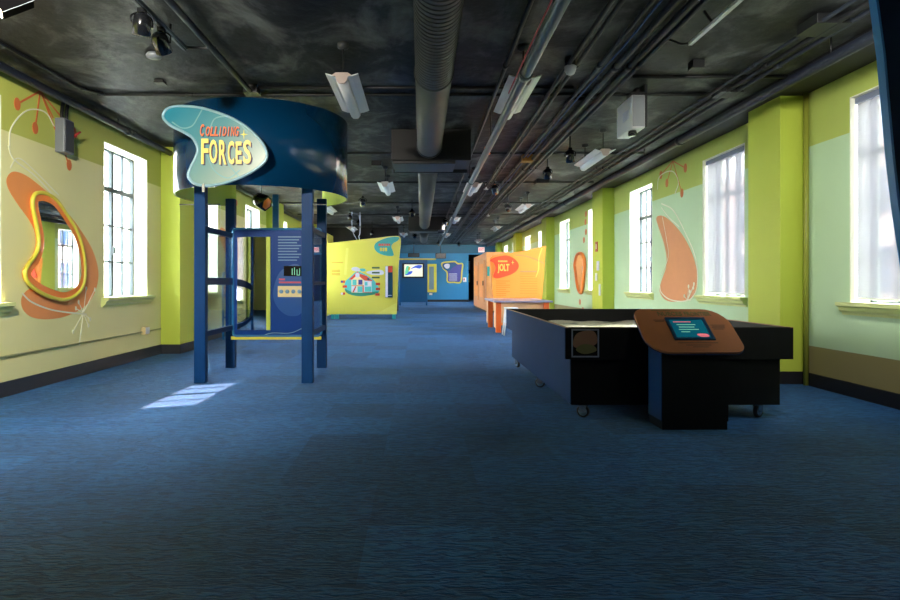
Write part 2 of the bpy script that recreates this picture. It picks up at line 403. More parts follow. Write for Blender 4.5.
def tag(o, label, cat=None, group=None, kind=None):
    o['label'] = label
    if cat: o['category'] = cat
    if group: o['group'] = group
    if kind: o['kind'] = kind
    return o
def thing(name, label, cat, loc, group=None, kind=None):
    o = bpy.data.objects.new(name, None); o.empty_display_size = .1; COL.objects.link(o); o.location = loc; WLOC[o.name] = Vector(loc)
    return tag(o, label, cat, group, kind)
def copy_tree(o, loc, label, parent=None):
    c = o.copy(); COL.objects.link(c)
    if parent is not None: c.parent = parent
    else:
        c.location = loc; c['label'] = label; WLOC[c.name] = Vector(loc)
    for ch in list(o.children): copy_tree(ch, None, None, c)
    return c
def struct(o, label=None, cat=None):
    o['kind'] = 'structure'
    if label: o['label'] = label
    if cat: o['category'] = cat
    return o

def smooth(pts, k=5):
    n = len(pts); out = []
    for i in range(n):
        p0, p1, p2, p3 = (Vector(pts[(i+j) % n]) for j in (-1, 0, 1, 2))
        for a in range(k):
            t = a/k
            out.append(tuple(.5*(2*p1+(p2-p0)*t+(2*p0-5*p1+4*p2-p3)*t*t+(3*p1-p0-3*p2+p3)*t**3)))
    return out
def smooth_open(pts, k=6):
    q = [tuple(2*Vector(pts[0])-Vector(pts[1]))]+list(pts)+[tuple(2*Vector(pts[-1])-Vector(pts[-2]))]; out = []
    for i in range(1, len(q)-2):
        p0, p1, p2, p3 = (Vector(q[i+j]) for j in (-1, 0, 1, 2))
        for a in range(k):
            t = a/k; out.append(tuple(.5*(2*p1+(p2-p0)*t+(2*p0-5*p1+4*p2-p3)*t*t+(3*p1-p0-3*p2+p3)*t**3)))
    out.append(tuple(pts[-1])); return out
def inset(pts, d):
    n = len(pts); A = sum(pts[i][0]*pts[(i+1) % n][1]-pts[(i+1) % n][0]*pts[i][1] for i in range(n)); s = 1 if A > 0 else -1
    out = []
    for i in range(n):
        t = Vector(pts[(i+1) % n])-Vector(pts[i-1]); t.normalize(); out.append((pts[i][0]-t.y*d*s, pts[i][1]+t.x*d*s))
    return out
def rounded(u0, u1, v0, v1, r, k=6):
    rr = r if isinstance(r, (list, tuple)) else [r]*4; out = []       # corners: bottom-left, bottom-right, top-right, top-left
    for (cu, cv, a, q) in ((u0, v0, PI, 0), (u1, v0, 1.5*PI, 1), (u1, v1, 0, 2), (u0, v1, .5*PI, 3)):
        q = rr[q]; su = 1 if cu == u0 else -1; sv = 1 if cv == v0 else -1
        for j in range(k+1):
            t = a+.5*PI*j/k; out.append((cu+su*q+q*math.cos(t), cv+sv*q+q*math.sin(t)))
    return out
def ell(cu, cv, a, b, n=24): return [(cu+a*math.cos(2*PI*i/n), cv+b*math.sin(2*PI*i/n)) for i in range(n)]

# ------------------------------------------------------------------ the setting
Y0 = -4.0; YE = 44.0
struct(MB().box(M_CARPET, XL-.4, XR+.4, Y0-.3, YE, -.12, 0).build('floor'), 'dark blue carpet tiles with a fine wavy loop pattern', 'floor')
struct(MB().box(M_CEIL, XL-.4, XR+.4, Y0-.3, YE, ZC, ZC+.2).build('ceiling'), 'black painted concrete ceiling above the pipes', 'ceiling')
WZ0, WZ1, WT = 1.05, 3.40, .34
LWIN = [(c-.705, c+.705) for c in (6.04, 9.635, 13.24, 16.84, 20.44, 24.04, 29.5, 33.1, 36.7)]
RWIN = [(c-.70, c+.70) for c in (2.5, 6.13)] + [(9.04, 10.40), (12.66, 14.02), (16.19, 17.51), (19.70, 21.08), (23.5, 24.9), (26.7, 28.1), (30.6, 31.9), (33.7, 35.2), (37.4, 38.8)]
def side_wall(name, xi, xo, wins, m, y1):
    b = MB(); y = Y0; x0, x1 = min(xi, xo), max(xi, xo)
    for a, c in wins:
        b.box(m, x0, x1, y, a, 0, ZC); b.box(m, x0, x1, a, c, 0, WZ0); b.box(m, x0, x1, a, c, WZ1, ZC); y = c
    b.box(m, x0, x1, y, y1, 0, ZC)
    return struct(b.build(name))
tag(side_wall('wall_left', XL, XL-WT, LWIN, M_WL, YE), 'cream and lime painted wall with tall steel windows', 'wall')
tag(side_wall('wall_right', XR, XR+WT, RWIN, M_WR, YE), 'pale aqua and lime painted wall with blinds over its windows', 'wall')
b = MB(); b.box(M_BACK, XL, 3.12, YB, YB+.2, 0, ZC); b.box(M_BACK, 3.12, 4.15, YB, YB+.2, 3.1, ZC); b.box(M_BACK, 4.15, XR, YB, YB+.2, 0, ZC)
struct(b.build('wall_back'), 'blue painted wall at the far end of the gallery', 'wall')
struct(MB().box(M_WL, XL, XR, Y0-.2, Y0, 0, ZC).build('wall_rear'), 'pale painted wall behind the viewer', 'wall')
struct(MB().box(M_BLACK, XL, -1.02, 27.0, 27.15, 0, ZC).build('wall_partition'), 'black partition behind the yellow exhibit board', 'wall')
struct(MB().box(M_BACKD, XL, XR, YB-.05, YB, 3.18, ZC).build('trim_1'), 'dark teal band along the top of the blue wall', 'trim')
struct(MB().box(M_BLACK, 4.33, XR, Y0, YB-.05, 3.675, ZC).build('trim_2'), 'dark soffit strip along the ceiling over the aqua wall', 'trim')
b = MB(); b.box(M_BLACK, 3.0, 4.4, 43.6, 43.8, 0, ZC); b.box(M_BLACK, 3.0, 3.1, YB+.2, 43.6, 0, ZC); b.box(M_BLACK, 4.3, 4.4, YB+.2, 43.6, 0, ZC)
struct(b.build('door_1'), 'dark doorway at the far end beside the blue wall', 'doorway')
RCOLS = [(7.65, 8.40), (15.15, 16.05), (21.95, 22.8), (29.0, 29.8), (36.0, 36.8)]
LCOLS = [(3.65, 4.4), (10.88, 11.65), (18.3, 19.1), (25.5, 26.3)]
for i, (a, c) in enumerate(RCOLS):
    struct(MB().box(M_LIME, XR-.30, XR, a, c, .0, ZC, .004).build('column'), ['lime column with a pipe up its corner, behind the black table', 'bright lime column with a red alarm on its face', 'lime column behind the orange board', 'lime column past the orange board, second from the far end', 'lime column by the far end on the aqua side'][i], 'column')
    struct(MB().box(M_BASED, XR-.315, XR, a-.015, c+.015, 0, .16, .003).build('baseboard_column'), 'black baseboard of the '+['lime column with a pipe up its corner, behind the black table', 'bright lime column with a red alarm on its face', 'lime column behind the orange board', 'lime column past the orange board, second from the far end', 'lime column by the far end on the aqua side'][i], 'baseboard')
for i, (a, c) in enumerate(LCOLS):
    struct(MB().box(M_LIME, XL, XL+.35, a, c, 0, ZC, .004).build('column'), ['lime column beside the viewer on the cream side', 'lime column right behind the blue tower', 'lime column past the blue tower', 'lime column next to the black partition'][i], 'column')
    struct(MB().box(M_BASE, XL, XL+.365, a-.015, c+.015, 0, .17, .003).build('baseboard_column'), 'black baseboard of the '+['lime column beside the viewer on the cream side', 'lime column right behind the blue tower', 'lime column past the blue tower', 'lime column next to the black partition'][i], 'baseboard')
def runs(y0, y1, cols):
    out = []; y = y0
    for a, c in cols: out.append((y, a-.016)); y = c+.016
    out.append((y, y1)); return out
b = MB()
for a, c in runs(Y0, 26.98, LCOLS): b.box(M_BASE, XL, XL+.018, a, c, 0, .17)
struct(b.build('baseboard_left'), 'charcoal baseboard along the cream wall', 'baseboard')
b = MB()
for a, c in runs(Y0, YB, RCOLS): b.box(M_BASED, XR-.018, XR, a, c, 0, .16)
struct(b.build('baseboard_right'), 'black baseboard along the aqua wall', 'baseboard')
struct(MB().box(M_BASED, -1.0, 3.12, YB-.02, YB, 0, .15).build('baseboard_back'), 'dark baseboard under the blue wall', 'baseboard')

# windows: steel casements in deep reveals
def window(idx, side, a, c, label):
    s = -1 if side == 'L' else 1; xw = XL if side == 'L' else XR
    xg = xw+s*.26
    fr = Frame((xg, 0, 0), (0, 1, 0), (0, 0, 1), (-s, 0, 0))
    t = thing('window_%d' % idx, label, 'window', (xg, (a+c)/2, WZ0), kind='structure')
    b = MB(); T = .035; zt = 2.77; mid = (a+c)/2
    b.frame(M_STEEL, fr, a, c, WZ0, WZ1, T, -.03, .03)
    b.rect(M_STEEL, fr, mid-.035, mid+.035, WZ0+T, WZ1-T, -.028, .028)
    b.rect(M_STEEL, fr, a+T, c-T, zt-.035, zt+.035, -.03, .032)
    for q in (.25, .75):
        u = a+(c-a)*q; b.rect(M_STEEL, fr, u-.016, u+.016, WZ0+T, WZ1-T, -.02, .02)
    for k in (1, 2):
        z = WZ0+(zt-WZ0)*k/3; b.rect(M_STEEL, fr, a+T, c-T, z-.015, z+.015, -.019, .019)
    b.rect(M_STEEL, fr, mid-.03, mid+.03, 1.75, 1.87, .028, .06)
    b.build('frame', t)
    b = MB(); xa, xb = min(xw, xw+s*.225), max(xw, xw+s*.225)
    b.box(M_REV, xa, xb, a, a+.012, WZ0+.02, WZ1); b.box(M_REV, xa, xb, c-.012, c, WZ0+.02, WZ1); b.box(M_REV, xa, xb, a+.012, c-.012, WZ1-.012, WZ1); b.build('reveal', t)
    MB().rect(M_PANE, fr, a+.01, c-.01, WZ0+.01, WZ1-.01, -.003, .003).build('pane', t)
    b = MB()
    prof = [(-.0, WZ0+.02), (.115, WZ0+.02), (.115, WZ0-.02), (.08, WZ0-.035), (.07, WZ0-.075), (.035, WZ0-.10), (.03, WZ0-.125), (0, WZ0-.125)]
    fs = Frame((xw, 0, 0), (-s, 0, 0), (0, 0, 1), (0, 1, 0))
    b.slab(M_SILL, fs, prof, a-.08, c+.08)
    b.box(M_SILL, min(xw, xw+s*.225), max(xw, xw+s*.225), a, c, WZ0, WZ0+.02)
    b.build('sill', t)
    return t
def blind(xs, s, a, c, zb, m, label):
    t = thing('roller_blind', label, 'blind', (xs, (a+c)/2, zb), 'roller blinds in the windows')
    x = xs
    MB().box(M_RAIL, x-.03, x+.03, a+.016, c-.016, WZ1-.085, WZ1-.014, .008).build('head_rail', t)
    b = MB(); n = 24
    pts = [(a+.02+(c-a-.04)*i/n) for i in range(n+1)]
    for i in range(n):
        x0 = x+.004*math.sin(i*1.3); x1 = x+.004*math.sin((i+1)*1.3)
        f = b.bm.faces.new([b.bm.verts.new((x0, pts[i], zb+.02)), b.bm.verts.new((x1, pts[i+1], zb+.02)), b.bm.verts.new((x1, pts[i+1], WZ1-.05)), b.bm.verts.new((x0, pts[i], WZ1-.05))])
        f.smooth = True
    b._fin(list(b.bm.faces), m, True); bmesh.ops.remove_doubles(b.bm, verts=list(b.bm.verts), dist=1e-5)
    b.build('cloth', t)
    MB().box(M_WHITE, x-.012, x+.012, a+.02, c-.02, zb, zb+.025, .004).build('bottom_bar', t)
    return t
LN = ['steel window on the cream wall whose sill end shows before the mirror', 'tall steel window between the kidney mirror and the blue tower', 'steel window seen through the glass side of the blue tower', 'steel window past the blue tower on the cream wall', 'steel window next to the third lime column on the cream wall', 'steel window beside the black partition', 'steel window just behind the black partition', 'second steel window behind the black partition', 'last steel window of the cream wall by the blue far wall']
k = 1
for (a, c), l in zip(LWIN, LN): window(k, 'L', a, c, l); k += 1
RN = ['window beside the viewer on the aqua wall', 'window with a white blind, next to the slanted blue panel', 'window with a white blind between the terracotta mural and the pipe column', 'unshaded window between the terracotta mural and the alarm column', 'unshaded window just past the alarm column', 'unshaded window just past the far kidney mirror', 'first window past the column behind the orange board', 'second window past the column behind the orange board', 'window above the wooden cabinet', 'window between the wooden cabinet and the far lime column', 'last window before the blue far wall']
for (a, c), l in zip(RWIN, RN): window(k, 'R', a, c, l); k += 1
blind(XR+.075, 1, *RWIN[0], 1.10, M_BLIND, 'unseen white roller blind added to darken the foreground, level with the viewer')  # out-of-view blind, added to cut the light on the near carpet
blind(XR+.075, 1, *RWIN[1], 1.10, M_BLIND, 'white roller blind drawn down beside the slanted blue panel')
blind(XR+.075, 1, *RWIN[2], 1.10, M_BLIND, 'white roller blind drawn down between the terracotta mural and pipe column')
blind(XL-.075, -1, *LWIN[0], 1.48, M_BLINDO, 'added roller blind trimming the sun patch, before the kidney mirror')  # invented blind, lowered only to shape the sunlit floor patch

# outside
struct(MB().box(M_YARD, 5.6, 60, -40, 80, -.5, -.3).build('exterior_ground'), 'pale paved yard outside the aqua wall', 'ground')
struct(MB().box(M_YARD, -60, -5.6, -40, 80, -.5, -.3).build('exterior_ground'), 'pale paved yard outside the cream wall', 'ground')
t = thing('brick_building', 'pale brick building seen faintly through the white blinds', 'building', (27, 40, -.3))
MB().box(M_BRICK, 22, 32, 14, 70, -.3, 8.5).build('wall', t)
for yy in range(16, 69, 4):
    for zz in (.8, 4.6): MB().box(M_LAMS, 21.9, 22, yy, yy+1.5, zz, zz+2.2).build('window', t)
MB().box(M_WHITE, 21.7, 32.3, 13.7, 70.3, 8.5, 8.9).build('parapet', t)

# ------------------------------------------------------------------ murals and mirrors
def off(p, o): return [(u+o, v) for u, v in p]
cr2 = lambda pts: [LW(x/2.2222, 150+y/2.2222) for x, y in pts]
BLOB_L = cr2([(15, 62), (30, 48), (58, 57), (95, 85), (135, 122), (175, 172), (205, 222), (218, 270), (212, 312), (190, 346), (150, 368), (108, 376), (72, 372), (52, 356), (47, 332), (60, 312), (90, 296), (100, 262), (92, 220), (70, 165), (40, 122), (18, 86)])
RIM_L = cr2([(70, 92), (92, 92), (117, 107), (143, 143), (167, 184), (180, 232), (183, 278), (175, 310), (155, 330), (130, 337), (100, 330), (70, 315), (48, 294), (43, 270), (52, 250), (67, 230), (74, 205), (69, 168), (61, 130), (61, 106)])
def mural_line(b, m, fr, pts, r=.011): b.tube(m, [fr.P(u, v, .0) for u, v in pts], r, 6)
def flat_line(b, m, fr, pts, hw, w=.004):
    n = len(pts)
    L, R = [], []
    for i in range(n):
        t = Vector(pts[min(i+1, n-1)])-Vector(pts[max(i-1, 0)]); t.normalize()
        L.append((pts[i][0]-t.y*hw, pts[i][1]+t.x*hw)); R.append((pts[i][0]+t.y*hw, pts[i][1]-t.x*hw))
    va = [b.bm.verts.new(fr.P(u, v, w)) for u, v in L]; vb = [b.bm.verts.new(fr.P(u, v, w)) for u, v in R]
    va2 = [b.bm.verts.new(fr.P(u, v, 0.0005)) for u, v in L]; vb2 = [b.bm.verts.new(fr.P(u, v, 0.0005)) for u, v in R]
    fs = []
    for i in range(n-1):
        fs.append(b.bm.faces.new((va[i], va[i+1], vb[i+1], vb[i]))); fs.append(b.bm.faces.new((va[i], va[i+1], va2[i+1], va2[i]))); fs.append(b.bm.faces.new((vb[i], vb[i+1], vb2[i+1], vb2[i])))
    b._fin(fs, m)
def left_mural(o, label):
    t = thing('wall_mural', label, 'mural', FL.P(7.7+o, 1.0), 'painted murals on the side walls')
    MB().slab(M_ORANGE, FL, off(smooth(BLOB_L), o), .0005, .003).build('kidney_shape', t); b = MB()
    ln = lambda pts, hw, m=M_MW, w=.006: flat_line(b, m, FL, off(smooth_open(cr2(pts)), o), hw, w)
    ln([(48, 318), (70, 338), (110, 354), (150, 361), (192, 365)], .010)
    c = (185, 362)
    for q in ((210, 310), (191, 308), (174, 338), (168, 352), (200, 376), (196, 390), (162, 404), (176, 430)):
        ln([c, ((c[0]+q[0])/2, (c[1]+q[1])/2), q], .006); u, v = cr2([q])[0]; b.slab(M_MW, FL, ell(u+o, v, .02, .03, 12), .0005, .007)
    b.build('starburst', t); b = MB()
    ln([(20, 0), (25, -50), (60, -88), (100, -84), (120, -52)], .008); ln([(18, -10), (30, 20), (80, 60), (120, 105), (150, 150)], .008)
    ln([(22, 40), (40, 18), (75, 45), (130, 100)], .006)
    b.build('white_loops', t); b = MB()
    hub = LW(40, 91)
    for p in ((17, 104), (35, 128), (53, 118), (74, 133), (69, 165)):
        q = LW(*p); pts = [hub, ((hub[0]+q[0])/2, (hub[1]+q[1])/2), q]
        flat_line(b, M_ORDOT, FL, off(pts, o), .012, .005)
        if p[0] not in (53,): b.slab(M_ORDOT, FL, ell(q[0]+o, q[1], .055, .075, 16), .0005, .0055)
    b.build('orange_mobile', t)
def kidney_mirror(fr, outline, label, rim_r=.025, gl=.125, rm=None):
    cu = sum(p[0] for p in outline)/len(outline); cv = min(p[1] for p in outline)
    t = thing('kidney_mirror', label, 'mirror', fr.P(cu, cv, .0), 'kidney-shaped wall mirrors')
    o = smooth(outline, 4); a = inset(o, rim_r*1.0)
    MB().tube(rm or M_RIM, [fr.P(u, v, .05) for u, v in a], rim_r, 10, closed=True).build('rim', t)
    b2 = inset(o, rim_r*1.5)
    MB().slab(M_ORANGE2, fr, b2, .006, .05).build('inner_band', t)
    g = inset(o, gl)
    MB().slab(M_MIRROR, fr, g, .05, .056).build('mirror_glass', t)
left_mural(0, 'orange kidney-shaped mural with white starburst around the large kidney mirror')
kidney_mirror(FL, RIM_L, 'large lime-rimmed kidney mirror on the cream wall before the blue tower')
left_mural(7.2, 'orange kidney-shaped mural glimpsed through the blue tower')
kidney_mirror(FL, off(RIM_L, 7.2), 'kidney mirror on the cream wall glimpsed through the blue tower')
cr7 = lambda pts: [RW(600+x/3.333, 140+y/3.333) for x, y in pts]
BLOB_R = cr7([(188, 262), (198, 252), (220, 258), (255, 290), (285, 332), (308, 380), (322, 430), (325, 470), (316, 508), (298, 530), (268, 538), (232, 538), (210, 525), (199, 500), (205, 470), (219, 430), (222, 390), (212, 340), (196, 292)])
def right_mural(o, label):
    t = thing('wall_mural', label, 'mural', FR.P(11.5+o, 1.0), 'painted murals on the side walls')
    MB().slab(M_ORANGER, FR, off(smooth(BLOB_R), o), .0005, .003).build('kidney_shape', t); b = MB()
    ln = lambda pts, hw, m=M_MW: flat_line(b, m, FR, off(smooth_open(cr7(pts)), o), hw, .006)
    ln([(200, 485), (205, 508), (230, 530), (270, 538), (300, 532)], .012)
    ln([(205, 212), (245, 235), (285, 310), (315, 380), (325, 440), (322, 500), (300, 535)], .012); ln([(208, 255), (222, 330), (228, 390), (205, 450)], .006); ln([(205, 225), (230, 258), (265, 290)], .009)
    ln([(192, 165), (196, 128), (218, 108), (245, 106), (262, 140), (250, 180)], .010)
    b.build('white_loops', t); b = MB()
    for q in ((282, 520), (300, 505), (314, 480), (296, 488), (312, 492)):
        ln([(292, 534), ((292+q[0])/2, (534+q[1])/2), q], .006); u, v = cr7([q])[0]; b.slab(M_MW, FR, ell(u+o, v, .03, .035, 12), .0005, .007)
    b.build('starburst', t); b = MB()
    hub = RW(673, 161)
    for p in ((685.5, 168), (661, 175), (667, 183), (682, 193)):
        q = RW(*p); flat_line(b, M_ORDOT, FR, off([hub, ((hub[0]+q[0])/2, (hub[1]+q[1])/2), q], o), .010, .005)
        b.slab(M_ORDOT, FR, ell(q[0]+o, q[1], .065, .085, 16), .0005, .0055)
    b.build('orange_mobile', t)
right_mural(0, 'terracotta kidney-shaped mural with white swoosh between two windows of the aqua wall')
RIM_R = [RW(x, y) for x, y in ((579, 253), (583, 252), (586, 257), (586.5, 266), (585.5, 280), (584, 292), (582, 294.5), (579.5, 290), (578, 282), (577, 274), (576, 266), (577, 258))]
kidney_mirror(FR, RIM_R, 'small far kidney mirror between unshaded windows of the aqua wall', .05, .10, M_ORANGE2)
t = thing('wall_mural', 'faded orange dots painted above and below the small far kidney mirror', 'mural', FR.P(18.2, 1.0), 'painted murals on the side walls')
for p in ((586, 214), (585.5, 222), (586, 232), (584, 240), (580, 302), (583, 310)):
    q = RW(*p); MB().slab(M_ORDOT, FR, ell(q[0], q[1], .1, .09, 14), .0005, .004).build('painted_dot', t)

# ------------------------------------------------------------------ wall fittings
t = thing('electrical_box', 'grey electrical switch box high on the cream wall with two bent conduits', 'electrical box', (XL, 7.85, 2.98))
MB().box(M_GREY, XL, XL+.125, 7.73, 7.95, 2.98, 3.42, .008).build('body', t)
MB().box(M_GREYD, XL+.125, XL+.135, 7.75, 7.93, 3.0, 3.40, .003).build('cover', t)
b = MB(); b.box(M_FIRE, XL+.05, XL+.14, 7.95, 7.99, 3.22, 3.25); b.tube(M_FIRE, [(XL+.12, 7.97, 3.24), (XL+.15, 8.05, 3.31)], .014, 8); b.build('handle', t)
for q in (7.79, 7.89):
    MB().tube(M_PIPED, smooth_open([(XL+.06, q, 3.42), (XL+.055, q, 3.48), (XL+.048, q+.02, 3.56), (XL+.045, q+.05, 3.64), (XL+.045, q+.06, 3.745)]), .022, 10).build('conduit', t)
t = thing('wall_conduit', 'thin painted conduit running low along the cream wall', 'conduit', (XL+.015, 6, .455))
MB().tube(mat('cream_conduit', rgb(178, 180, 130), .5), [(XL+.014, Y0+.01, .455), (XL+.014, 10.86, .455)], .012, 8).build('pipe', t)
t = thing('wall_outlet', 'small beige electrical outlet box on the cream wall conduit', 'outlet', (XL, 10.2, .40))
MB().box(M_BEIGE, XL, XL+.07, 10.12, 10.28, .41, .54, .006).build('body', t); MB().box(M_WHITE, XL+.07, XL+.078, 10.13, 10.27, .42, .53, .003).build('cover_plate', t)
MB().tube(mat('olive_pipe', rgb(150, 156, 58), .5), [(XR-.035, 7.55, .0), (XR-.035, 7.55, 3.675)], .032, 12).build('riser_pipe', None, ('olive painted vertical pipe beside the lime column behind the table', 'pipe'))
xf = XR-.30
def cplate(name, m, y, z, w, h, label, cat):
    t = thing(name, label, cat, (xf, y, z))
    MB().box(m, xf-.02, xf, y-w/2, y+w/2, z-h/2, z+h/2, .006).build('body', t)
    MB().box(M_WHITE, xf-.024, xf-.02, y-w/5, y+w/5, z-h/4, z+h/4, .003).build('face_plate', t)
cplate('fire_alarm', M_FIRE, 15.62, 2.22, .18, .26, 'red fire alarm on the bright lime column', 'alarm')
cplate('thermostat', M_LILAC, 15.5, 1.72, .2, .24, 'pale control box under the red alarm', 'control box')
cplate('light_switch', M_WHITE, 15.65, 1.43, .14, .2, 'white switch plate midway down the alarm column', 'switch')
cplate('wall_phone', M_LILAC, 15.35, 1.1, .12, .3, 'lowest pale plate on the alarm column', 'switch')

# ------------------------------------------------------------------ tower exhibit
TX, TY = -2.16, 8.42
t = thing('exhibit_tower', 'blue four-post exhibit tower with a round drum top and kidney sign', 'exhibit', (TX, TY, 0))
for x0 in (-2.915, -1.535):
    MB().box(M_POST, x0, x0+.145, 7.70, 7.80, 0, 2.56, .006).build('post', t)
    MB().box(M_POST, x0-.04, x0+.10, 9.06, 9.16, 0, 2.56, .006).build('post', t)
MB().box(M_TEALF, -2.245, -2.155, 9.06, 9.12, 2.10, 2.62, .005).build('post', t)
R = 1.17; zc0, zc1 = 2.475, 3.535; cxd = -2.21
def arc(b, m, r0, r1, a0, a1, z0, z1, n=64):
    prev = None; fs = []
    for i in range(n+1):
        a = a0+(a1-a0)*i/n; c, s_ = math.sin(a), -math.cos(a)
        q = [b.bm.verts.new((cxd+r*c, TY+r*s_, z)) for r, z in ((r1, z0), (r1, z1), (r0, z1), (r0, z0))]
        if prev:
            for j in range(4): fs.append(b.bm.faces.new((prev[j], prev[(j+1) % 4], q[(j+1) % 4], q[j])))
        else: fs.append(b.bm.faces.new(q))
        prev = q
    fs.append(b.bm.faces.new(prev))
    for f in fs: f.smooth = False
    b._fin(fs, m, False)
    for f in fs:
        f.smooth = True
b = MB(); arc(b, M_BLUE, R-.02, R, -PI*.80, PI*.80, zc0, zc1); dr = b.build('drum', t)
b = MB(); arc(b, M_LIME, R-.026, R-.021, -PI*.80, PI*.80, zc0+.002, zc1-.01); b.build('drum_lining', dr)
for o_ in bpy.data.objects:
    pass
# cross brackets that carry the drum
for x0 in (-2.90, -1.52):
    MB().tube(M_CHROME, [(x0-.22, 7.75, 2.30), (x0+.30, 7.75, 2.30)], .008, 6).build('tie_rod', t)
# kidney sign on the drum
SY = 7.10
K = [(162, 118), (164, 110), (172, 105.5), (185, 105), (200, 106.5), (215, 110.5), (232, 117), (247, 126), (260, 138), (267, 150), (267, 160), (258, 169), (243, 177.5), (225, 184), (207, 187), (194, 184.5), (187.5, 177), (189, 168), (194, 158), (196.5, 149), (192, 139), (182, 132.5), (170, 126.5)]
kid = inset(smooth([FP(x, y, SY) for x, y in K], 4), .014); fr = front(SY)
sg = MB().slab(M_SIGN, fr, kid, -.05, 0).build('sign', t)
MB().tube(M_SILVER, [fr.P(u, v, -.005) for u, v in kid], .018, 8, closed=True).build('sign_rim', sg)
b = MB()
for pts in (((172, 122), (182, 128), (192, 126), (198, 117), (203, 108)), ((206, 152), (214, 170), (228, 178), (240, 170)), ((210, 128), (216, 118), (232, 118), (248, 132)), ((240, 178), (226, 162), (214, 150))):
    flat_line(b, mat('sign_pale_line', rgb(104, 150, 150), .4), fr, smooth_open([FP(x, y, SY) for x, y in pts]), .007, .003)
b.build('sign_line_art', sg)
b = MB()
u, v = FP(219.5, 136, SY)
for i, ch in enumerate('COLLIDING'):
    cu = FP(202.6+i*4.15+(1.4 if i > 0 else 0), 0, SY)[0]
    hh = .108 if i else .135
    b.text(M_TPUR, fr, ch, cu+.008, v-.008, hh, .002, .006, .048 if ch != 'I' else .022, .25, .015)
    b.text(M_TOR, fr, ch, cu, v, hh, .006, .01, .048 if ch != 'I' else .022, .25, .015)
for i, ch in enumerate('FORCES'):
    cu, cv = FP((205.3, 213.8, 223.2, 231.4, 239, 247.6)[i], (163.5, 162.5, 164, 163.5, 163.5, 163)[i], SY)
    hh = (.29, .265, .28, .26, .255, .265)[i]; lw = (.085, .092, .085, .076, .068, .092)[i]
    b.text(M_TPUR, fr, ch, cu+.014, cv-.014, hh, .002, .006, lw, 0, .02)
    b.text(M_TYEL, fr, ch, cu, cv, hh, .006, .012, lw, 0, .02)
su, sv = FP(244, 134.5, SY)
b.slab(M_RIM, fr, [(su+.045*math.cos(a*PI/4)*(1 if a % 2 == 0 else .22), sv+.06*math.sin(a*PI/4)*(1 if a % 2 == 0 else .2)) for a in range(8)], .002, .008)
b.build('lettering', sg)
b = MB(); b.box(M_CHROME, -2.62, -2.50, 7.11, 7.33, 2.455, 2.475); b.box(M_CHROME, -2.585, -2.555, 7.08, 7.12, 2.36, 2.46); b.build('sign_bracket', t)
# side frames with glass
for x0, nm in ((-2.85, 0), (-1.47, 1)):
    for zz, hh in ((1.965, .07), (1.26, .10 if nm == 0 else .045), (.58, .07)):
        MB().box(M_POST, x0-.025, x0+.025, 7.80, 9.06, zz, zz+hh, .004).build('rail', t)
    MB().box(M_GLASS, x0-.005, x0+.005, 7.81, 9.05, .64, 1.97).build('glass_panel', t)
# back panel: mirror, graphic and buttons
PY = 9.02; fp = front(PY); x = lambda p: FP(p, 0, PY)[0]; z = lambda p: FP(0, p, PY)[1]
fb = MB(); outl = rounded(x(233), -1.50, z(336), z(229), .05)
fb.slab(M_PANELB, fp, outl, -.03, .0); bp_ = fb.build('back_panel', t)
MB().tube(M_TEALF, [fp.P(u, v, .0) for u, v in outl], .018, 8, closed=True).build('panel_frame', bp_)
b = MB(); n = 26; vs = []
for i in range(n+1):
    zz = z(330)+(z(237)-z(330))*i/n; row = []
    for j in range(9):
        uu = x(237.5)+(x(266.5)-x(237.5))*j/8; w = .012+.022*math.sin(j/8*PI)+.012*math.sin(i/n*2*PI)
        row.append(b.bm.verts.new(fp.P(uu, zz, w)))
    vs.append(row)
fs = [b.bm.faces.new((vs[i][j], vs[i][j+1], vs[i+1][j+1], vs[i+1][j])) for i in range(n) for j in range(8)]
b._fin(fs, M_MIRROR, True); b.build('curved_mirror', bp_)
b = MB(); b.rect(M_LIME, fp, x(266.7), x(270.5), z(330), z(237), 0, .025); b.build('mirror_edge', bp_)
b = MB(); b.slab(mat('graphic_swirl_blue', rgb(20, 78, 146), .3), fp, smooth([(x(p), z(q)) for p, q in ((273, 293), (280, 272), (296, 264), (303, 275), (303, 310), (290, 316), (278, 308))]), 0, .002)
flat_line(b, M_SILVER, fp, smooth_open([(x(p), z(q)) for p, q in ((262, 336), (272, 333), (290, 333), (303, 328))]), .005)
for i in range(9): b.rect(mat('graphic_text_blue', rgb(70, 120, 170), .4), fp, x(278), x(301-(i % 3)*2), z(237.5+i*2.9), z(236.3+i*2.9), 0, .002)
for i in range(2): b.rect(mat('graphic_text_red', rgb(200, 70, 90), .4), fp, x(279), x(285 if i == 0 else 301), z(280.2+i*3), z(278.6+i*3), 0, .003)
b.build('graphic', bp_)
b = MB(); b.rect(M_DISP, fp, x(284), x(303), z(276), z(266), 0, .02)
for p, q in ((292.2, 1), (294.5, 0), (297, 2), (299.6, 1)): b.rect(M_SCRL, fp, x(p), x(p+.6), z(275), z(267.5+q), .02, .023)
b.rect(M_SCRL, fp, x(297), x(300), z(275.4), z(274.8), .02, .023); b.build('digital_display', bp_)
st = MB().rect(M_BEIGE, fp, x(278), x(303), z(297), z(286), 0, .012).build('button_strip', bp_)
for p in (281.5, 287.5, 293.5, 299.5):
    MB().lathe(M_WHEELB, fp.P(x(p), z(291.5), .012), (0, -1, 0), [(.03, 0), (.03, .012), (.018, .02), (.001, .021)], 14).build('button', t)
MB().rect(M_RIM, fp, x(231), -1.50, z(339.5), z(336.5), -.03, .01).build('bottom_strip', t)

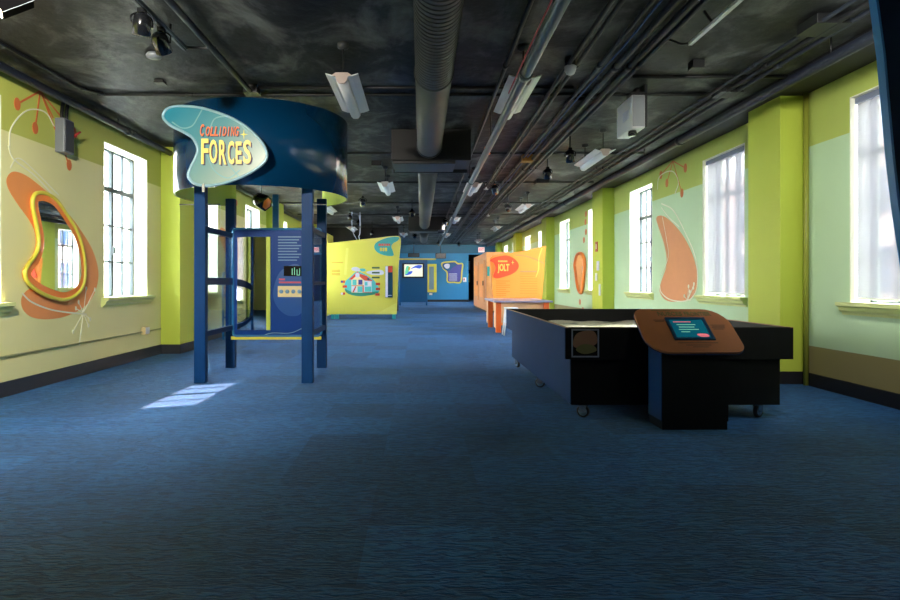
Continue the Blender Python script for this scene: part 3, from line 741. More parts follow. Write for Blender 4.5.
# spotlight inside the tower
t = thing('hanging_spotlight', 'black spotlight with an orange gel hanging under the tower drum', 'spotlight', (-2.21, 8.3, 2.36))
M4 = Matrix.Translation((-2.21, 8.3, 2.41)) @ Matrix.Rotation(R*.45, 4, 'Z')
ax = Vector((.84, -.36, -.40)).normalized(); o = Vector((-2.21, 8.3, 2.42))-ax*.1
MB().lathe(M_SPOT, o, ax, [(.02, 0), (.085, .01), (.105, .06), (.115, .20), (.10, .20)], 6).build('body', t)
MB().lathe(M_GEL, o, ax, [(.001, .201), (.085, .201), (.085, .207), (.001, .207)], 6).build('gel', t)
MB().tube(M_CHROME, [(-2.21, 8.3, 2.5), (-2.21, 8.3, 3.75)], .008, 8).build('stem', t)

# ------------------------------------------------------------------ display table with casters
t = thing('display_table', 'long black display table on casters with a model landscape inside', 'table', (2.36, 7.5, 0))
b = MB(); u0, u1, v0, v1, za, zb = 1.349, 3.477, 5.60, 9.45, .578, .872
b.box(M_LAM, u0, u1, v0, v0+.03, za, zb, .003); b.box(M_LAM, u0, u1, v1-.03, v1, za, zb, .003); b.box(M_LAM, u0, u0+.03, v0+.03, v1-.03, za, zb); b.box(M_LAM, u1-.03, u1, v0+.03, v1-.03, za, zb)
b.box(M_LAM, u0+.03, u1-.03, v0+.03, v1-.03, za, za+.03)
b.build('tray', t)
MB().box(M_LAMS, u0-.006, u0, v0+.004, v1-.004, za+.003, zb).build('side_panel', t)  # thin overlay carrying the painted sheen of the black side
b = MB(); b.box(M_WOODE, u0+.002, u0+.028, v0+.002, v1-.002, zb, zb+.006); b.box(M_WOODE, u1-.028, u1-.002, v0+.002, v1-.002, zb, zb+.006); b.box(M_LAM, u0+.03, u1-.03, v0, v0+.028, zb, zb+.006); b.box(M_LAM, u0+.03, u1-.03, v1-.028, v1, zb, zb+.006)
b.build('rim_edge', t)
b = MB(); n1, n2 = 40, 60; vs = []
for i in range(n1+1):
    row = []
    for j in range(n2+1):
        xx = u0+.03+(u1-u0-.06)*i/n1; yy = v0+.03+(v1-v0-.06)*j/n2
        h = .685+.012*math.sin(xx*5)*math.cos(yy*3.1)+.010*math.sin(xx*11+yy*7)+.006*random.random()
        row.append(b.bm.verts.new((xx, yy, h)))
    vs.append(row)
b._fin([b.bm.faces.new((vs[i][j], vs[i+1][j], vs[i+1][j+1], vs[i][j+1])) for i in range(n1) for j in range(n2)], M_TERR, True)
b.build('model_landscape', t)
b = MB(); b.box(M_LAM, 1.415, 3.387, 5.66, 9.30, .14, .578, .003); b.build('base', t)
MB().box(M_LAMS, 1.409, 1.415, 5.664, 9.296, .145, .575).build('base_side_sheen', t)  # the base gets the same painted sheen
hd = MB().box(M_DISP, 1.40, 1.655, 5.582, 5.60, .60, .862, .004).build('display_holder', t)
b = MB(); b.slab(mat('holder_reflection_brown', rgb(136, 100, 84), .25), front(5.582), smooth([(1.42, .70), (1.45, .82), (1.60, .845), (1.64, .74), (1.55, .69)]), .0, .002); b.slab(mat('holder_reflection_olive', rgb(110, 106, 72), .25), front(5.582), smooth([(1.44, .67), (1.50, .72), (1.60, .71), (1.63, .66), (1.52, .63)]), .002, .004); b.build('holder_reflection', hd)  # reflections in the dark display, painted as brown and olive patches
b = MB(); b.frame(M_RAIL, front(5.582), 1.40, 1.655, .60, .862, .012, 0, .006); b.build('holder_frame', hd)
def caster(x_, y_, a, par):
    M = Matrix.Translation((x_, y_, 0)) @ Matrix.Rotation(a, 4, 'Z')
    b = MB(); b.box(M_CHROME, -.045, .045, -.05, .05, .128, .139, 0, M); b.box(M_CHROME, -.03, -.024, -.035, .035, .05, .128, 0, M); b.box(M_CHROME, .024, .03, -.035, .035, .05, .128, 0, M); b.box(M_CHROME, -.03, .03, -.035, .035, .116, .128, 0, M)
    b.tube(M_CHROME, [M @ Vector((-.036, .0, .06)), M @ Vector((.036, .0, .06))], .01, 8)
    c = b.build('caster', par)
    b = MB(); ax = (M.to_3x3() @ Vector((1, 0, 0)))
    b.lathe(M_TYRE, M @ Vector((-.018, 0, .06)), ax, [(.04, 0), (.056, 0), (.06, .006), (.06, .03), (.056, .036), (.04, .036)], 20)
    b.lathe(M_WHEELB, M @ Vector((-.02, 0, .06)), ax, [(.001, 0), (.042, 0), (.042, .04), (.001, .04)], 16); b.build('wheel', c)
for x_, y_, a in ((1.56, 5.77, 1.0), (3.24, 5.77, -1.0), (1.47, 7.40, 1.2), (3.2, 7.4, .3), (1.47, 9.12, .2), (3.2, 9.12, .9)): caster(x_, y_, a, t)

# ------------------------------------------------------------------ kiosk in front of the table
t = thing('screen_kiosk', 'black kiosk pedestal with a tilted brown top and small screen', 'kiosk', (2.41, 5.42, 0))
SL = .356/.45; zt = lambda y: .69+SL*(y-5.2)
prof = [(5.27, .075), (5.582, .075), (5.582, zt(5.582)-.028), (5.27, zt(5.27)-.028)]
b = MB(); fx = Frame((0, 0, 0), (0, 1, 0), (0, 0, 1), (1, 0, 0)); b.slab(M_LAM, fx, prof, 2.117, 2.70); b.build('body', t)
MB().slab(mat('navy_laminate', rgb(22, 62, 120), .4, var=.1), fx, [(5.274, .08), (5.578, .08), (5.578, zt(5.578)-.03), (5.274, zt(5.274)-.03)], 2.112, 2.117).build('side_panel', t)
MB().box(M_LAM, 2.122, 2.695, 5.278, 5.575, 0, .075).build('plinth', t)
ev = Vector((0, .45, .356)); LL = ev.length; ev.normalize(); fk = Frame((0, 5.2, .69), (1, 0, 0), ev, (0, -.356/LL, .45/LL)); TT = lambda a: a*LL
tp = MB().slab(M_TOPBR, fk, rounded(1.985, 2.835, 0, LL, [.2, .1, .22, .1]), -.028, 0).build('top', t)
MB().tube(M_LAMS, [fk.P(u, v, -.026) for u, v in rounded(1.985, 2.835, 0, LL, [.2, .1, .22, .1])], .005, 6, closed=True).build('top_edge', tp)
sc = MB().rect(M_SCRT, fk, 2.275, 2.585, TT(.30), TT(.73), .0, .006).build('screen', t)
MB().frame(mat('dark_teal_bezel', rgb(12, 56, 84), .3), fk, 2.25, 2.61, TT(.26), TT(.77), .026, 0, .014).build('bezel', sc)
b = MB(); b.rect(M_SCRP, fk, 2.31, 2.47, TT(.665), TT(.68), .006, .008)
for i, (a, c) in enumerate(((2.33, 2.50), (2.34, 2.48), (2.33, 2.51), (2.34, 2.42))): b.rect(M_SCRL, fk, a, c, TT(.60-.055*i), TT(.613-.055*i), .006, .008)
b.slab(M_SCRP, fk, smooth([(2.47, TT(.38)), (2.50, TT(.40)), (2.56, TT(.39)), (2.57, TT(.335)), (2.50, TT(.33))]), .006, .008); b.build('screen_contents', sc)
b = MB(); b.text(M_SAGE, fk, 'NUECES', 2.318, TT(.835), .052, 0, .003, .225, 0, .02); b.text(M_SAGE, fk, 'FRONTIER', 2.575, TT(.835), .052, 0, .003, .245, 0, .02)
b.rect(M_SAGE, fk, 2.16, 2.34, TT(.955), TT(.965), 0, .002)
for a, c, q in ((2.14, 2.24, .72), (2.15, 2.23, .69), (2.64, 2.77, .60), (2.65, 2.76, .57), (2.64, 2.76, .54), (2.65, 2.74, .51), (2.27, 2.62, .20), (2.33, 2.55, .15), (2.38, 2.52, .11)): b.rect(M_DKTXT, fk, a, c, TT(q), TT(q)+.008, 0, .002)
b.build('lettering', tp)

# ------------------------------------------------------------------ yellow house exhibit
YY = 21.1; t = thing('yellow_exhibit_board', 'large yellow exhibit board with a red-roofed house picture', 'exhibit', (-2.05, YY+.1, 0)); fy = front(YY)
p = lambda a, c: FP(a, c, YY)
bd = MB().slab(M_YELP, fy, [p(327.5, 314.3), p(396.6, 314.3), p(397.2, 300), p(398.5, 265), p(400.8, 242), p(400.8, 238.5), p(399.8, 236.6), p(397, 235.9), p(390, 236.2), p(380, 237.6), p(360, 239.7), p(327.5, 243.3)], -.16, 0).build('board', t)
for a in (331, 335.2, 392.2):
    MB().box(M_TEAL, p(a, 0)[0], p(a, 0)[0]+.12, YY+.01, YY+.14, 0, .16).build('leg', t)
MB().box(M_YELP, p(322.5, 0)[0], p(327.4, 0)[0], YY+.05, YY+1.4, .1, 3.02, .01).build('side_panel', t)
lg = MB().slab(M_TEAL, fy, smooth([p(374.3, 247.5), p(375.5, 243.5), p(381, 240), p(388, 237.6), p(395, 236.8), p(399.3, 237.4), p(398, 240.5), p(393, 243.5), p(391.5, 247), p(393, 251.5), p(393.5, 255.4), p(389, 256), p(382, 254.6), p(376.5, 251.5)]), 0, .03).build('logo', t)
b = MB()
for i in range(7): b.rect(M_RED, fy, p(378.6+i*1.7, 0)[0], p(379.8+i*1.7, 0)[0], p(0, 246)[1], p(0, 243.8)[1], .03, .036)
for i in range(3): b.rect(M_RIM, fy, p(380+i*2.6, 0)[0], p(381.9+i*2.6, 0)[0], p(0, 251.2)[1], p(0, 247.8)[1], .03, .036)
b.build('lettering', lg)
b = MB(); Pg = lambda L: [p(330+a/10.914, 265+c/10.914) for a, c in L]
b.slab(M_AQUA, fy, smooth(Pg([(165, 190), (220, 130), (290, 70), (360, 90), (460, 150), (515, 215), (540, 280), (500, 315), (400, 335), (320, 340), (230, 325), (165, 280)])), 0, .004)
b.slab(M_GREEN, fy, smooth(Pg([(165, 262), (230, 290), (320, 305), (430, 295), (530, 290), (500, 318), (400, 335), (320, 340), (230, 325), (180, 300)])), .004, .007)
b.slab(M_LILAC, fy, smooth(Pg([(240, 30), (290, 22), (330, 45), (320, 65), (270, 66), (238, 55)])), 0, .006); b.slab(M_AQUA, fy, smooth(Pg([(325, 45), (370, 38), (392, 60), (350, 72)])), .006, .008)
b.slab(M_CREAM, fy, Pg([(235, 300), (235, 150), (300, 90), (370, 150), (370, 300)]), .007, .012)
b.slab(M_LILAC, fy, Pg([(370, 300), (370, 170), (455, 170), (455, 300)]), .007, .012)
b.slab(M_RED, fy, Pg([(205, 160), (300, 70), (400, 165), (370, 165), (300, 105), (240, 160)]), .012, .018)
b.slab(M_RED, fy, Pg([(330, 95), (400, 120), (470, 175), (380, 170)]), .010, .016); b.slab(M_NAVY, fy, Pg([(400, 150), (420, 140), (435, 160), (415, 168)]), .016, .02)
b.slab(M_LILAC, fy, [(u, v) for u, v in ell(*p(330+300/10.914, 265+110/10.914), .075, .085)], .018, .022)
for (a, c, e, f, m) in ((245, 160, 290, 220, M_AQUA), (310, 160, 355, 215, M_PURPLE), (240, 232, 290, 296, M_LILAC), (300, 232, 355, 296, M_AQUA), (380, 185, 410, 225, M_AQUA), (420, 185, 448, 225, M_WHITE), (380, 235, 450, 292, M_AQUA)):
    b.slab(m, fy, Pg([(a, f), (e, f), (e, c), (a, c)]), .012, .016)
for L in ([(235, 228), (370, 228), (370, 222), (235, 222)], [(356, 300), (368, 300), (368, 225), (356, 225)], [(245, 296), (262, 296), (290, 232), (276, 232)], [(370, 300), (460, 300), (460, 295), (370, 295)]): b.slab(M_RED, fy, Pg(L), .016, .02)
b.build('house_picture', t)
for i, (a, c) in enumerate(((143, 182), (163, 235), (143, 312), (525, 207), (525, 262), (520, 322))):
    b = MB(); L = Pg([(a-25, c-13), (a+22, c-13), (a+22, c+13), (a-25, c+13)]); m2 = M_PURPLE if i == 0 else (M_LILAC if i in (2,) else M_RED)
    b.slab(M_RED, fy, L, 0, .02); c0 = Pg([(a-12, c)])[0]; b.slab(m2, fy, ell(c0[0], c0[1], .04, .045, 12), .02, .03); b.build('picture_tab', t)
b = MB()
for c in (30, 84, 137): b.slab(M_TXTD, fy, Pg([(458, c-9), (542, c-9), (542, c+9), (458, c+9)]), 0, .01)
b.slab(M_LILAC, fy, smooth(Pg([(395, 78), (470, 60), (560, 55), (590, 85), (560, 108), (450, 104)])), 0, .004); b.build('caption_tags', t)
sl = MB().slab(M_NAVY, fy, Pg([(604, 354), (684, 354), (684, 10), (604, 10)]), 0, .05).build('slot_panel', t)
b = MB(); b.slab(M_RED, fy, Pg([(636, 80), (682, 80), (682, 12), (636, 12)]), .05, .056); b.slab(M_LILAC, fy, Pg([(606, 350), (632, 350), (632, 14), (606, 14)]), .05, .058); b.slab(M_WHITE, fy, Pg([(638, 335), (675, 335), (675, 328), (638, 328)]), .05, .056); b.build('slot_label', sl)
b = MB()
for c in (262.5, 270.2, 271.5, 273.5, 274.8): b.rect(M_TXTO, fy, p(331.5, 0)[0], p(343 if c < 265 else 340, 0)[0], p(0, c+.45)[1], p(0, c-.45)[1], 0, .003)
for a, c, d, e in ((344, 248, 346.5, 275),): b.slab(M_YELL, fy, [p(a, e), p(d, e), p(d+2, c), p(a+2, c)], 0, .003)
b.slab(M_YELL, fy, [p(376, 314), p(396, 303), p(396, 314)], 0, .003); b.build('printed_text', t)

# ------------------------------------------------------------------ blue television kiosk
YK = 33.2; fk2 = front(YK); q = lambda a, c: FP(a, c, YK)
t = thing('television_kiosk', 'dark blue kiosk wall with a television showing a coloured map', 'kiosk', (-.43, YK+.15, 0))
x0, z1 = q(399.2, 259.8); x1, z0 = q(427.5, 302.3)
MB().box(M_KBLUE, x0, x1, YK, YK+.3, z0, z1, .01).build('body', t)
for xx in (x0, x1-.1): MB().box(M_KBLUE, xx, xx+.1, YK+.02, YK+.28, 0, z0).build('leg', t)
sx0, sz1 = q(402.3, 263.3); sx1, sz0 = q(424, 278); tv = MB().box(M_BLACK, sx0, sx1, YK-.06, YK, sz0, sz1, .008).build('television', t)
ft = front(YK-.06); b = MB(); a0, c1 = q(404.3, 264.5); a1, c0 = q(422.6, 276.5); U = lambda s_: a0+(a1-a0)*s_; V = lambda s_: c0+(c1-c0)*s_
b.rect(M_MAPY, ft, a0, a1, c0, c1, 0, .004)
b.slab(M_MAPB, ft, smooth([(U(.35), V(.62)), (U(.5), V(.8)), (U(.75), V(.95)), (U(.98), V(.9)), (U(.85), V(.66)), (U(.6), V(.72))]), .004, .006); b.slab(M_MAPB, ft, smooth([(U(.05), V(.1)), (U(.15), V(.35)), (U(.45), V(.45)), (U(.35), V(.2))]), .004, .006)
b.slab(M_MAPG, ft, smooth([(U(.04), V(.2)), (U(.2), V(.3)), (U(.3), V(.75)), (U(.12), V(.85))]), .006, .008); b.slab(M_RIM, ft, smooth([(U(.2), V(.55)), (U(.3), V(.55)), (U(.33), V(.8)), (U(.24), V(.75))]), .008, .01); b.build('screen', tv)
MB().box(M_RIM, x0-.05, q(436, 0)[0], YK+.1, YK+.24, z1, z1+.08).build('top_bar', t)

# ------------------------------------------------------------------ far wall items
fw = front(YB); w = lambda a, c: FP(a, c, YB)
t = thing('framed_wall_panel', 'lime framed grey panel on the blue far wall', 'panel', fw.P(*w(432, 292)))
a0, c1 = w(426.5, 264); a1, c0 = w(436.5, 292.2)
MB().frame(M_RIM, fw, a0, a1, c0, c1, .17, 0, .1).build('panel_frame', t); MB().rect(M_WOODGR, fw, a0+.17, a1-.17, c0+.17, c1-.17, 0, .04).build('inset', t)
t = thing('kidney_wall_sign', 'blue kidney-shaped sign with lime outline on the far blue wall', 'sign', fw.P(*w(452, 283)))
ko = smooth([w(441, 264), w(443, 262), w(448, 261.3), (w(455, 261)), w(458, 263), w(463, 263.5), w(462.5, 272), w(461, 282.5), w(454, 283), w(447, 282), w(446.5, 273), w(443, 269)])
MB().slab(M_RIM, fw, ko, 0, .04).build('outline', t); MB().slab(M_PURPLE, fw, inset(ko, .09), .04, .06).build('face', t)
b = MB(); b.slab(M_KBLUE, fw, smooth([w(442.3, 265), w(446, 262.8), w(453, 263), (w(457, 264.5)), w(452, 268), w(449, 271), w(444, 269)]), .06, .075); b.slab(M_LILAC, fw, smooth([w(444, 265.5), w(446.5, 263.8), w(449.5, 264.5), w(449, 268), w(446, 268.5)]), .075, .085)
for c in (274, 276, 278, 280): b.rect(M_LILAC, fw, *[w(449, 0)[0], w(457, 0)[0]], w(0, c+.3)[1], w(0, c-.3)[1], .06, .07)
b.build('print', t)
t = thing('exit_sign', 'white exit sign with red letters over the far doorway', 'sign', fw.P(*w(481.3, 252)))
a0, c1 = w(478.3, 247.4); a1, c0 = w(484.3, 252.3); fe = front(YB-.05)
MB().rect(M_EXITW, fe, a0, a1, c0, c1, 0, .08).build('body', t); MB().text(M_EXITR, fe, 'EXIT', (a0+a1)/2, c0+.09, .17, .08, .01, .32, 0, .02).build('lettering', t)
t = thing('alarm_box', 'small white and red alarm box on the blue far wall', 'alarm', fw.P(*w(464, 282))); a0, c1 = w(463, 277.5); a1, c0 = w(466.3, 282)
MB().rect(M_WHITE, fw, a0, a1, c0, c1, 0, .08).build('body', t); MB().rect(M_FIRE, fw, a0+.03, a0+.1, c0+.1, c1-.06, .08, .1).build('handle', t)
t = thing('wall_outlet', 'white outlet low on the blue wall under the lime frame', 'outlet', fw.P(*w(431, 294))); a0, c1 = w(429.3, 293); a1, c0 = w(432.3, 295)
MB().rect(M_WHITE, fw, a0, a1, c0, c1, 0, .03).build('cover_plate', t)
for a, c, e, f, lab in ((408, 253.2, 419.5, 257, 'black loudspeaker hanging above the television kiosk'), (435.5, 253.2, 446, 258.5, 'black loudspeaker hanging before the blue far wall')):
    Yd = 37; X0, Z1 = FP(a, c, Yd); X1, Z0 = FP(e, f, Yd); t = thing('loudspeaker', lab, 'speaker', ((X0+X1)/2, Yd, Z0))
    MB().box(M_BLACK, X0, X1, Yd, Yd+.3, Z0, Z1, .02).build('body', t); MB().box(M_GREYD, X0+.04, X1-.04, Yd-.012, Yd, Z0+.03, Z1-.03).build('grille', t); MB().tube(M_PIPED, [((X0+X1)/2, Yd+.15, Z1), ((X0+X1)/2, Yd+.15, ZC)], .02, 6).build('hanger', t)
for zz, m, lab in ((2.2, M_LILAC, 'pale notice hung in the far doorway'), (1.3, M_YELL, 'yellow notice low in the far doorway')):
    t = thing('door_notice', lab, 'notice', (3.35, 41, zz)); MB().box(m, 3.15, 3.55, 43.52, 43.6, zz, zz+.6).build('sheet', t)

# ------------------------------------------------------------------ wooden cabinet, orange board, table, stool
t = thing('wooden_cabinet', 'large honey wood cabinet with tall doors behind the orange board', 'cabinet', (3.2, 28, 0))
X0, X1, Ya, Yb, Z1 = 2.74, 3.72, 25.2, 31.2, 2.56
MB().box(M_WOOD, X0, X1, Ya, Yb, .09, Z1, .01).build('body', t); MB().box(M_BASED, X0+.06, X1-.06, Ya+.06, Yb-.06, 0, .09).build('plinth', t)
fc = Frame((X0, 0, 0), (0, 1, 0), (0, 0, 1), (-1, 0, 0))
for a in (25.9, 28.6):
    d = MB().rect(M_WOOD, fc, a, a+2.2, .45, 2.25, 0, .03).build('door', t)
    MB().rect(M_WOODG, fc, a+.35, a+1.85, .62, 2.1, .03, .04).build('door_panel', d); MB().rect(M_GREYD, fc, a+.12, a+.2, 1.15, 1.35, .03, .07).build('handle', d)
t2 = MB().rect(M_TEAL, front(Ya), 2.78, 2.88, 1.55, 1.95, 0, .02).build('label_plate', t)
YJ = 17.95; fj = front(YJ); j = lambda a, c: FP(a, c, YJ); J10 = lambda L: [j(480+a/10, 240+c/10) for a, c in L]
t = thing('orange_exhibit_board', 'tall orange board with a red kidney logo standing behind the wooden table', 'exhibit', (2.9, YJ+.1, 0))
zf = lambda p_: (j(p_, 0)[0])
MB().slab(M_OBOARD, fj, [(j(495.5, 0)[0], 0.0), (j(540.5, 0)[0], 0.0)]+[j(542, 299)]+J10([(655, 100), (661, 68), (655, 60), (640, 60), (560, 82), (420, 112), (300, 131), (200, 140), (120, 160), (100, 180), (99, 200)]) + [j(493.5, 299)], -.12, 0).build('board', t)
lg = MB().slab(M_REDL, fj, smooth(J10([(98, 208), (120, 185), (180, 165), (260, 155), (320, 175), (365, 210), (386, 255), (370, 300), (320, 340), (250, 365), (180, 383), (140, 378), (130, 355), (148, 310), (152, 270), (135, 230)])), 0, .04).build('logo', t)
b = MB(); cu, cv = j(503.3, 270.8); b.text(M_TYEL, fj, 'JOLT', cu, cv, .20, .04, .015, .35, 0, .03)
for i in range(7): a, c = j(498+i*1.35, 262.2); b.rect(M_TYEL, fj, a, a+.03, c, c+.05, .04, .05)
su, sv = j(512.5, 262.5); b.slab(M_TYEL, fj, [(su+.05*math.cos(a*PI/4)*(1 if a % 2 == 0 else .22), sv+.07*math.sin(a*PI/4)*(1 if a % 2 == 0 else .2)) for a in range(8)], .04, .05)
b.build('lettering', lg)
b = MB()
for i in range(8): a, c = j(496, 281+i*2.1); b.rect(M_OTEXT, fj, a, a+(.42 if i in (0, 2, 3, 5) else .30), c-.014, c+.014, 0, .003)
for i in range(9): a, c = j(520, 274+i*2.4); b.rect(M_OTEXT, fj, a, a+.52, c-.010, c+.010, 0, .003)
a, c = j(520, 271.5); b.rect(M_OGREY, fj, a, a+.5, c-.02, c+.02, 0, .004)
b.build('printed_text', t); b = MB(); flat_line(b, M_OGREY, fj, smooth_open(J10([(350, 150), (450, 160), (560, 195), (640, 235)])), .012); flat_line(b, M_TYEL, fj, smooth_open(J10([(620, 80), (590, 180), (585, 290), (560, 370)])), .015)
b.build('printed_swoosh', t)
t = thing('wooden_table', 'wooden table with lavender top and burnt orange legs beside the orange board', 'table', (2.6, 16.5, 0))
MB().box(M_LTOP, 1.87, 3.38, 15.35, 17.75, .775, .82, .008).build('top', t)
for xx in (1.93, 3.16):
    for yy in (15.42, 17.2):
        MB().box(M_OLEG, xx, xx+.13, yy, yy+.12, 0, .775, .004).build('leg', t)
        MB().box(M_PEACH, xx-.012 if xx < 2 else xx+.13, xx if xx < 2 else xx+.142, yy+.01, yy+.37, .12, .775).build('leg_side', t)
MB().box(M_PEACH, 2.06, 3.16, 15.5, 15.53, .25, .775).build('apron', t)
t = thing('white_stool', 'small white stool with splayed legs between the wooden and black tables', 'stool', (2.2, 14.7, 0))
MB().box(M_WHITE, 2.05, 2.36, 14.55, 14.85, .645, .68, .01).build('seat', t)
for sx, sy in ((-1, -1), (1, -1), (-1, 1), (1, 1)):
    MB().tube(M_WHITE, [(2.205+sx*.12, 14.7+sy*.11, .65), (2.205+sx*.19, 14.7+sy*.17, .0)], [.022, .016], 8).build('leg', t)
MB().tube(M_WHITE, [(2.205+a*.155, 14.7+c*.14, .33) for a, c in ((-1, -1), (1, -1), (1, 1), (-1, 1))], .008, 6, closed=True).build('stretcher', t)

# blue tubular stand seen through the tower
t = thing('tubular_stand', 'blue tubular stand by the cream wall seen through the tower glass', 'stand', (-4.35, 13.7, 0))
MB().tube(M_TEALF, smooth_open([(-4.45, 13.5, 0), (-4.45, 13.5, 1.35), (-4.42, 13.52, 1.5), (-4.3, 13.6, 1.55), (-4.18, 13.68, 1.5), (-4.15, 13.7, 1.35), (-4.15, 13.7, 0)]), .025, 8).build('hoop', t)
MB().tube(M_TEALF, [(-4.45, 13.5, .5), (-4.15, 13.7, .5)], .02, 8).build('crossbar', t); MB().tube(M_TEALF, [(-4.45, 13.5, 1.0), (-4.15, 13.7, 1.0)], .02, 8).build('crossbar', t)

# slanted blue panel at the edge of view
YP = 3.0; e = lambda a, c: FP(a, c, YP); fpn = front(YP)
t = thing('slanted_blue_panel', 'blue panel with a slanting curved edge near the white blind', 'panel', (2.85, YP, 0))
MB().slab(mat('deep_blue_panel_face', rgb(5, 36, 68), .6, var=.1, spec=.08), fpn, [(2.64, .06), (3.25, .06), (3.25, 3.05), (2.24, 3.05), e(876.5, 0), e(884, 55), e(888.2, 103), e(893.2, 158), e(898.8, 206), (2.46, 1.2), (2.55, .6)], -.03, 0).build('face', t)
ed = [(2.64, .06), (2.55, .6), (2.46, 1.2), e(898.8, 206), e(893.2, 158), e(888.2, 103), e(884, 55), e(876.5, 0), (2.24, 3.05)]
b = MB()
for i in range(len(ed)-1): b.slab(mat('lit_blue_edge', rgb(40, 130, 205), .4), fpn, [ed[i], ed[i+1], (ed[i+1][0]-.012, ed[i+1][1]), (ed[i][0]-.012, ed[i][1])], -.035, .012)  # edge catches light from the left; that lit tone is painted in
b.build('edge', t)
MB().box(M_POST, 2.6, 3.3, YP-.3, YP+.06, 0, .06, .01).build('foot', t)

# ------------------------------------------------------------------ ceiling: duct, pipes, lights
def duct(x_, zc, r, y0, y1, label, ribs=None):
    t = thing('air_duct', label, 'duct', (x_, (y0+y1)/2, zc-r), 'round air ducts along the ceiling')
    pts, rs = [(x_, y0, zc)], [r]
    y = y0
    while ribs and y+.075 < ribs[1]:
        for d, k in ((.050, 0), (.054, -.016), (.068, -.016), (.072, 0)): pts.append((x_, y+d, zc)); rs.append(r+k)
        y += .072
    if ribs: pts.append((x_, ribs[1], zc)); rs.append(r)
    pts.append((x_, y1, zc)); rs.append(r)
    pp = MB().tube(M_DUCT, pts, rs, 48).build('pipe', t)
    if ribs:
        for f in pp.data.polygons: f.use_smooth = f.center.y+WLOC[t.name].y > ribs[1]
    for yy in ([6.2] if ribs else []) + [y0+.12, y1-.1]:
        MB().lathe(M_DUCT, (x_, yy-.03, zc), (0, 1, 0), [(r, 0), (r+.012, .005), (r+.012, .05), (r, .06)], 32).build('collar', t)
    for yy in ((4.5, 7.9) if ribs else (y0+2.5, y1-2.5)):
        MB().tube(M_PIPED, [(x_, yy, zc+r-.01), (x_, yy, ZC)], .012, 6).build('hanger', t)
duct(.134, 3.47, .195, 1.5, 9.6, 'large ribbed grey round duct overhead at the front of the ceiling', (1.5, 6.15))
duct(.134, 3.47, .195, 10.45, 22.5, 'grey round duct between the two black duct boxes')
duct(.134, 3.47, .195, 23.35, 31, 'farthest grey round duct past the second duct box')
def duct_box(x0, x1, y0, y1, z0, label):
    t = thing('duct_box', label, 'duct box', ((x0+x1)/2, (y0+y1)/2, z0))
    MB().box(M_DUCTBOX, x0, x1, y0, y1, z0+.05, ZC-.002, .006).build('body', t)
    MB().box(mat('grey_duct_flange', rgb(44, 46, 48), .45), x0+.03, x1-.25, y0+.03, y1-.03, z0, z0+.05, .006).build('flange', t)
    MB().box(mat('grey_duct_flange', rgb(44, 46, 48), .45), x0, x1, y1, y1+.05, z0-.01, z0+.1, .006).build('lip', t)
duct_box(-.48, .80, 9.6, 10.4, 3.2, 'large black duct box where the ribbed duct ends')
duct_box(-.48, .90, 22.5, 23.3, 3.2, 'far black duct box halfway down the gallery')

def pipe_y(name, x_, z_, r, y0, y1, m, label, cat='pipe', group=None, joints=(), hang=()):
    t = thing(name, label, cat, (x_, (y0+y1)/2, z_-r), group)
    MB().tube(m, [(x_, y0+(y1-y0)*i/4, z_) for i in range(5)], r, 12).build('tube', t)
    for yy in joints: MB().tube(m, [(x_, yy-.05, z_), (x_, yy+.05, z_)], r*1.25, 12).build('coupling', t)
    for yy in hang: MB().tube(M_PIPED, [(x_, yy, z_+r*.8), (x_, yy, ZC)], .008, 6).build('hanger', t)
pipe_y('steel_pipe', .975, 3.235, .05, -2, 31, M_PIPE, 'thick grey steel pipe hung below the ceiling beside the duct', joints=(5.6, 11.6, 17.6, 23.6), hang=(4.4, 8.4, 12.0, 16.4, 21.4, 24.4))
MB().tube(M_CABLER, [(.905, -1+1.2*i, 3.25+.004*(i % 2)) for i in range(7)], .007, 6).build('red_cable', None, ('red cable strapped along the thick grey steel pipe', 'cable'))
G1 = 'dark conduits running lengthwise on the ceiling'
for x_, z_, r, m, lab in ((.93, 3.675, .024, M_PIPED, 'thin black conduit beside the thick grey pipe, nearest the duct'),
        (1.61, 3.675, .024, M_PIPED, 'first of the twin black conduits right of the thick grey pipe'), (1.70, 3.675, .024, M_PIPED, 'second of the twin black conduits right of the thick grey pipe'),
        (1.96, 3.68, .022, M_PIPEB, 'slim slate conduit at the duct side of the wide bundle'), (2.14, 3.66, .036, M_PIPEB, 'thick slate conduit in the middle of the wide bundle'),
        (2.29, 3.665, .032, M_PIPED, 'thick black conduit next to the white projector in the wide bundle'), (2.40, 3.68, .026, M_PIPEB, 'slate conduit at the window side of the wide bundle'),
        (3.66, 3.68, .02, M_PIPEB, 'first thin conduit of the trio toward the windows'), (3.80, 3.675, .028, M_PIPED, 'middle black conduit of the trio toward the windows'), (3.93, 3.675, .026, M_PIPEB, 'last conduit of the trio toward the windows')):
    pipe_y('ceiling_conduit', x_, z_, r, -2, 36, m, lab, 'conduit', G1, joints=(6.6, 12.5, 19))
MB().tube(M_CABLEB, [(2.04+.012*math.sin(i*1.7), -2+i*1.0, 3.685+.006*math.sin(i*2.3)) for i in range(30)], .012, 6).build('blue_cable', None, ('blue cable running along the wide conduit bundle', 'cable'))
pipe_y('perimeter_pipe', 4.10, 3.53, .058, -2, 37, M_PIPEB, 'thick slate pipe along the ceiling edge above the aqua wall', joints=(9.5, 17, 25), hang=(6, 11, 16, 21, 26))
pipe_y('perimeter_pipe', -4.545, 3.635, .05, -2, 26.9, M_PIPEB, 'slate pipe along the ceiling edge above the cream wall', joints=(9.3,), hang=(9, 14, 19))
t = thing('bent_conduit', 'black conduit along the cream wall that bends across the ceiling', 'conduit', (-4.27, 5, 3.66))
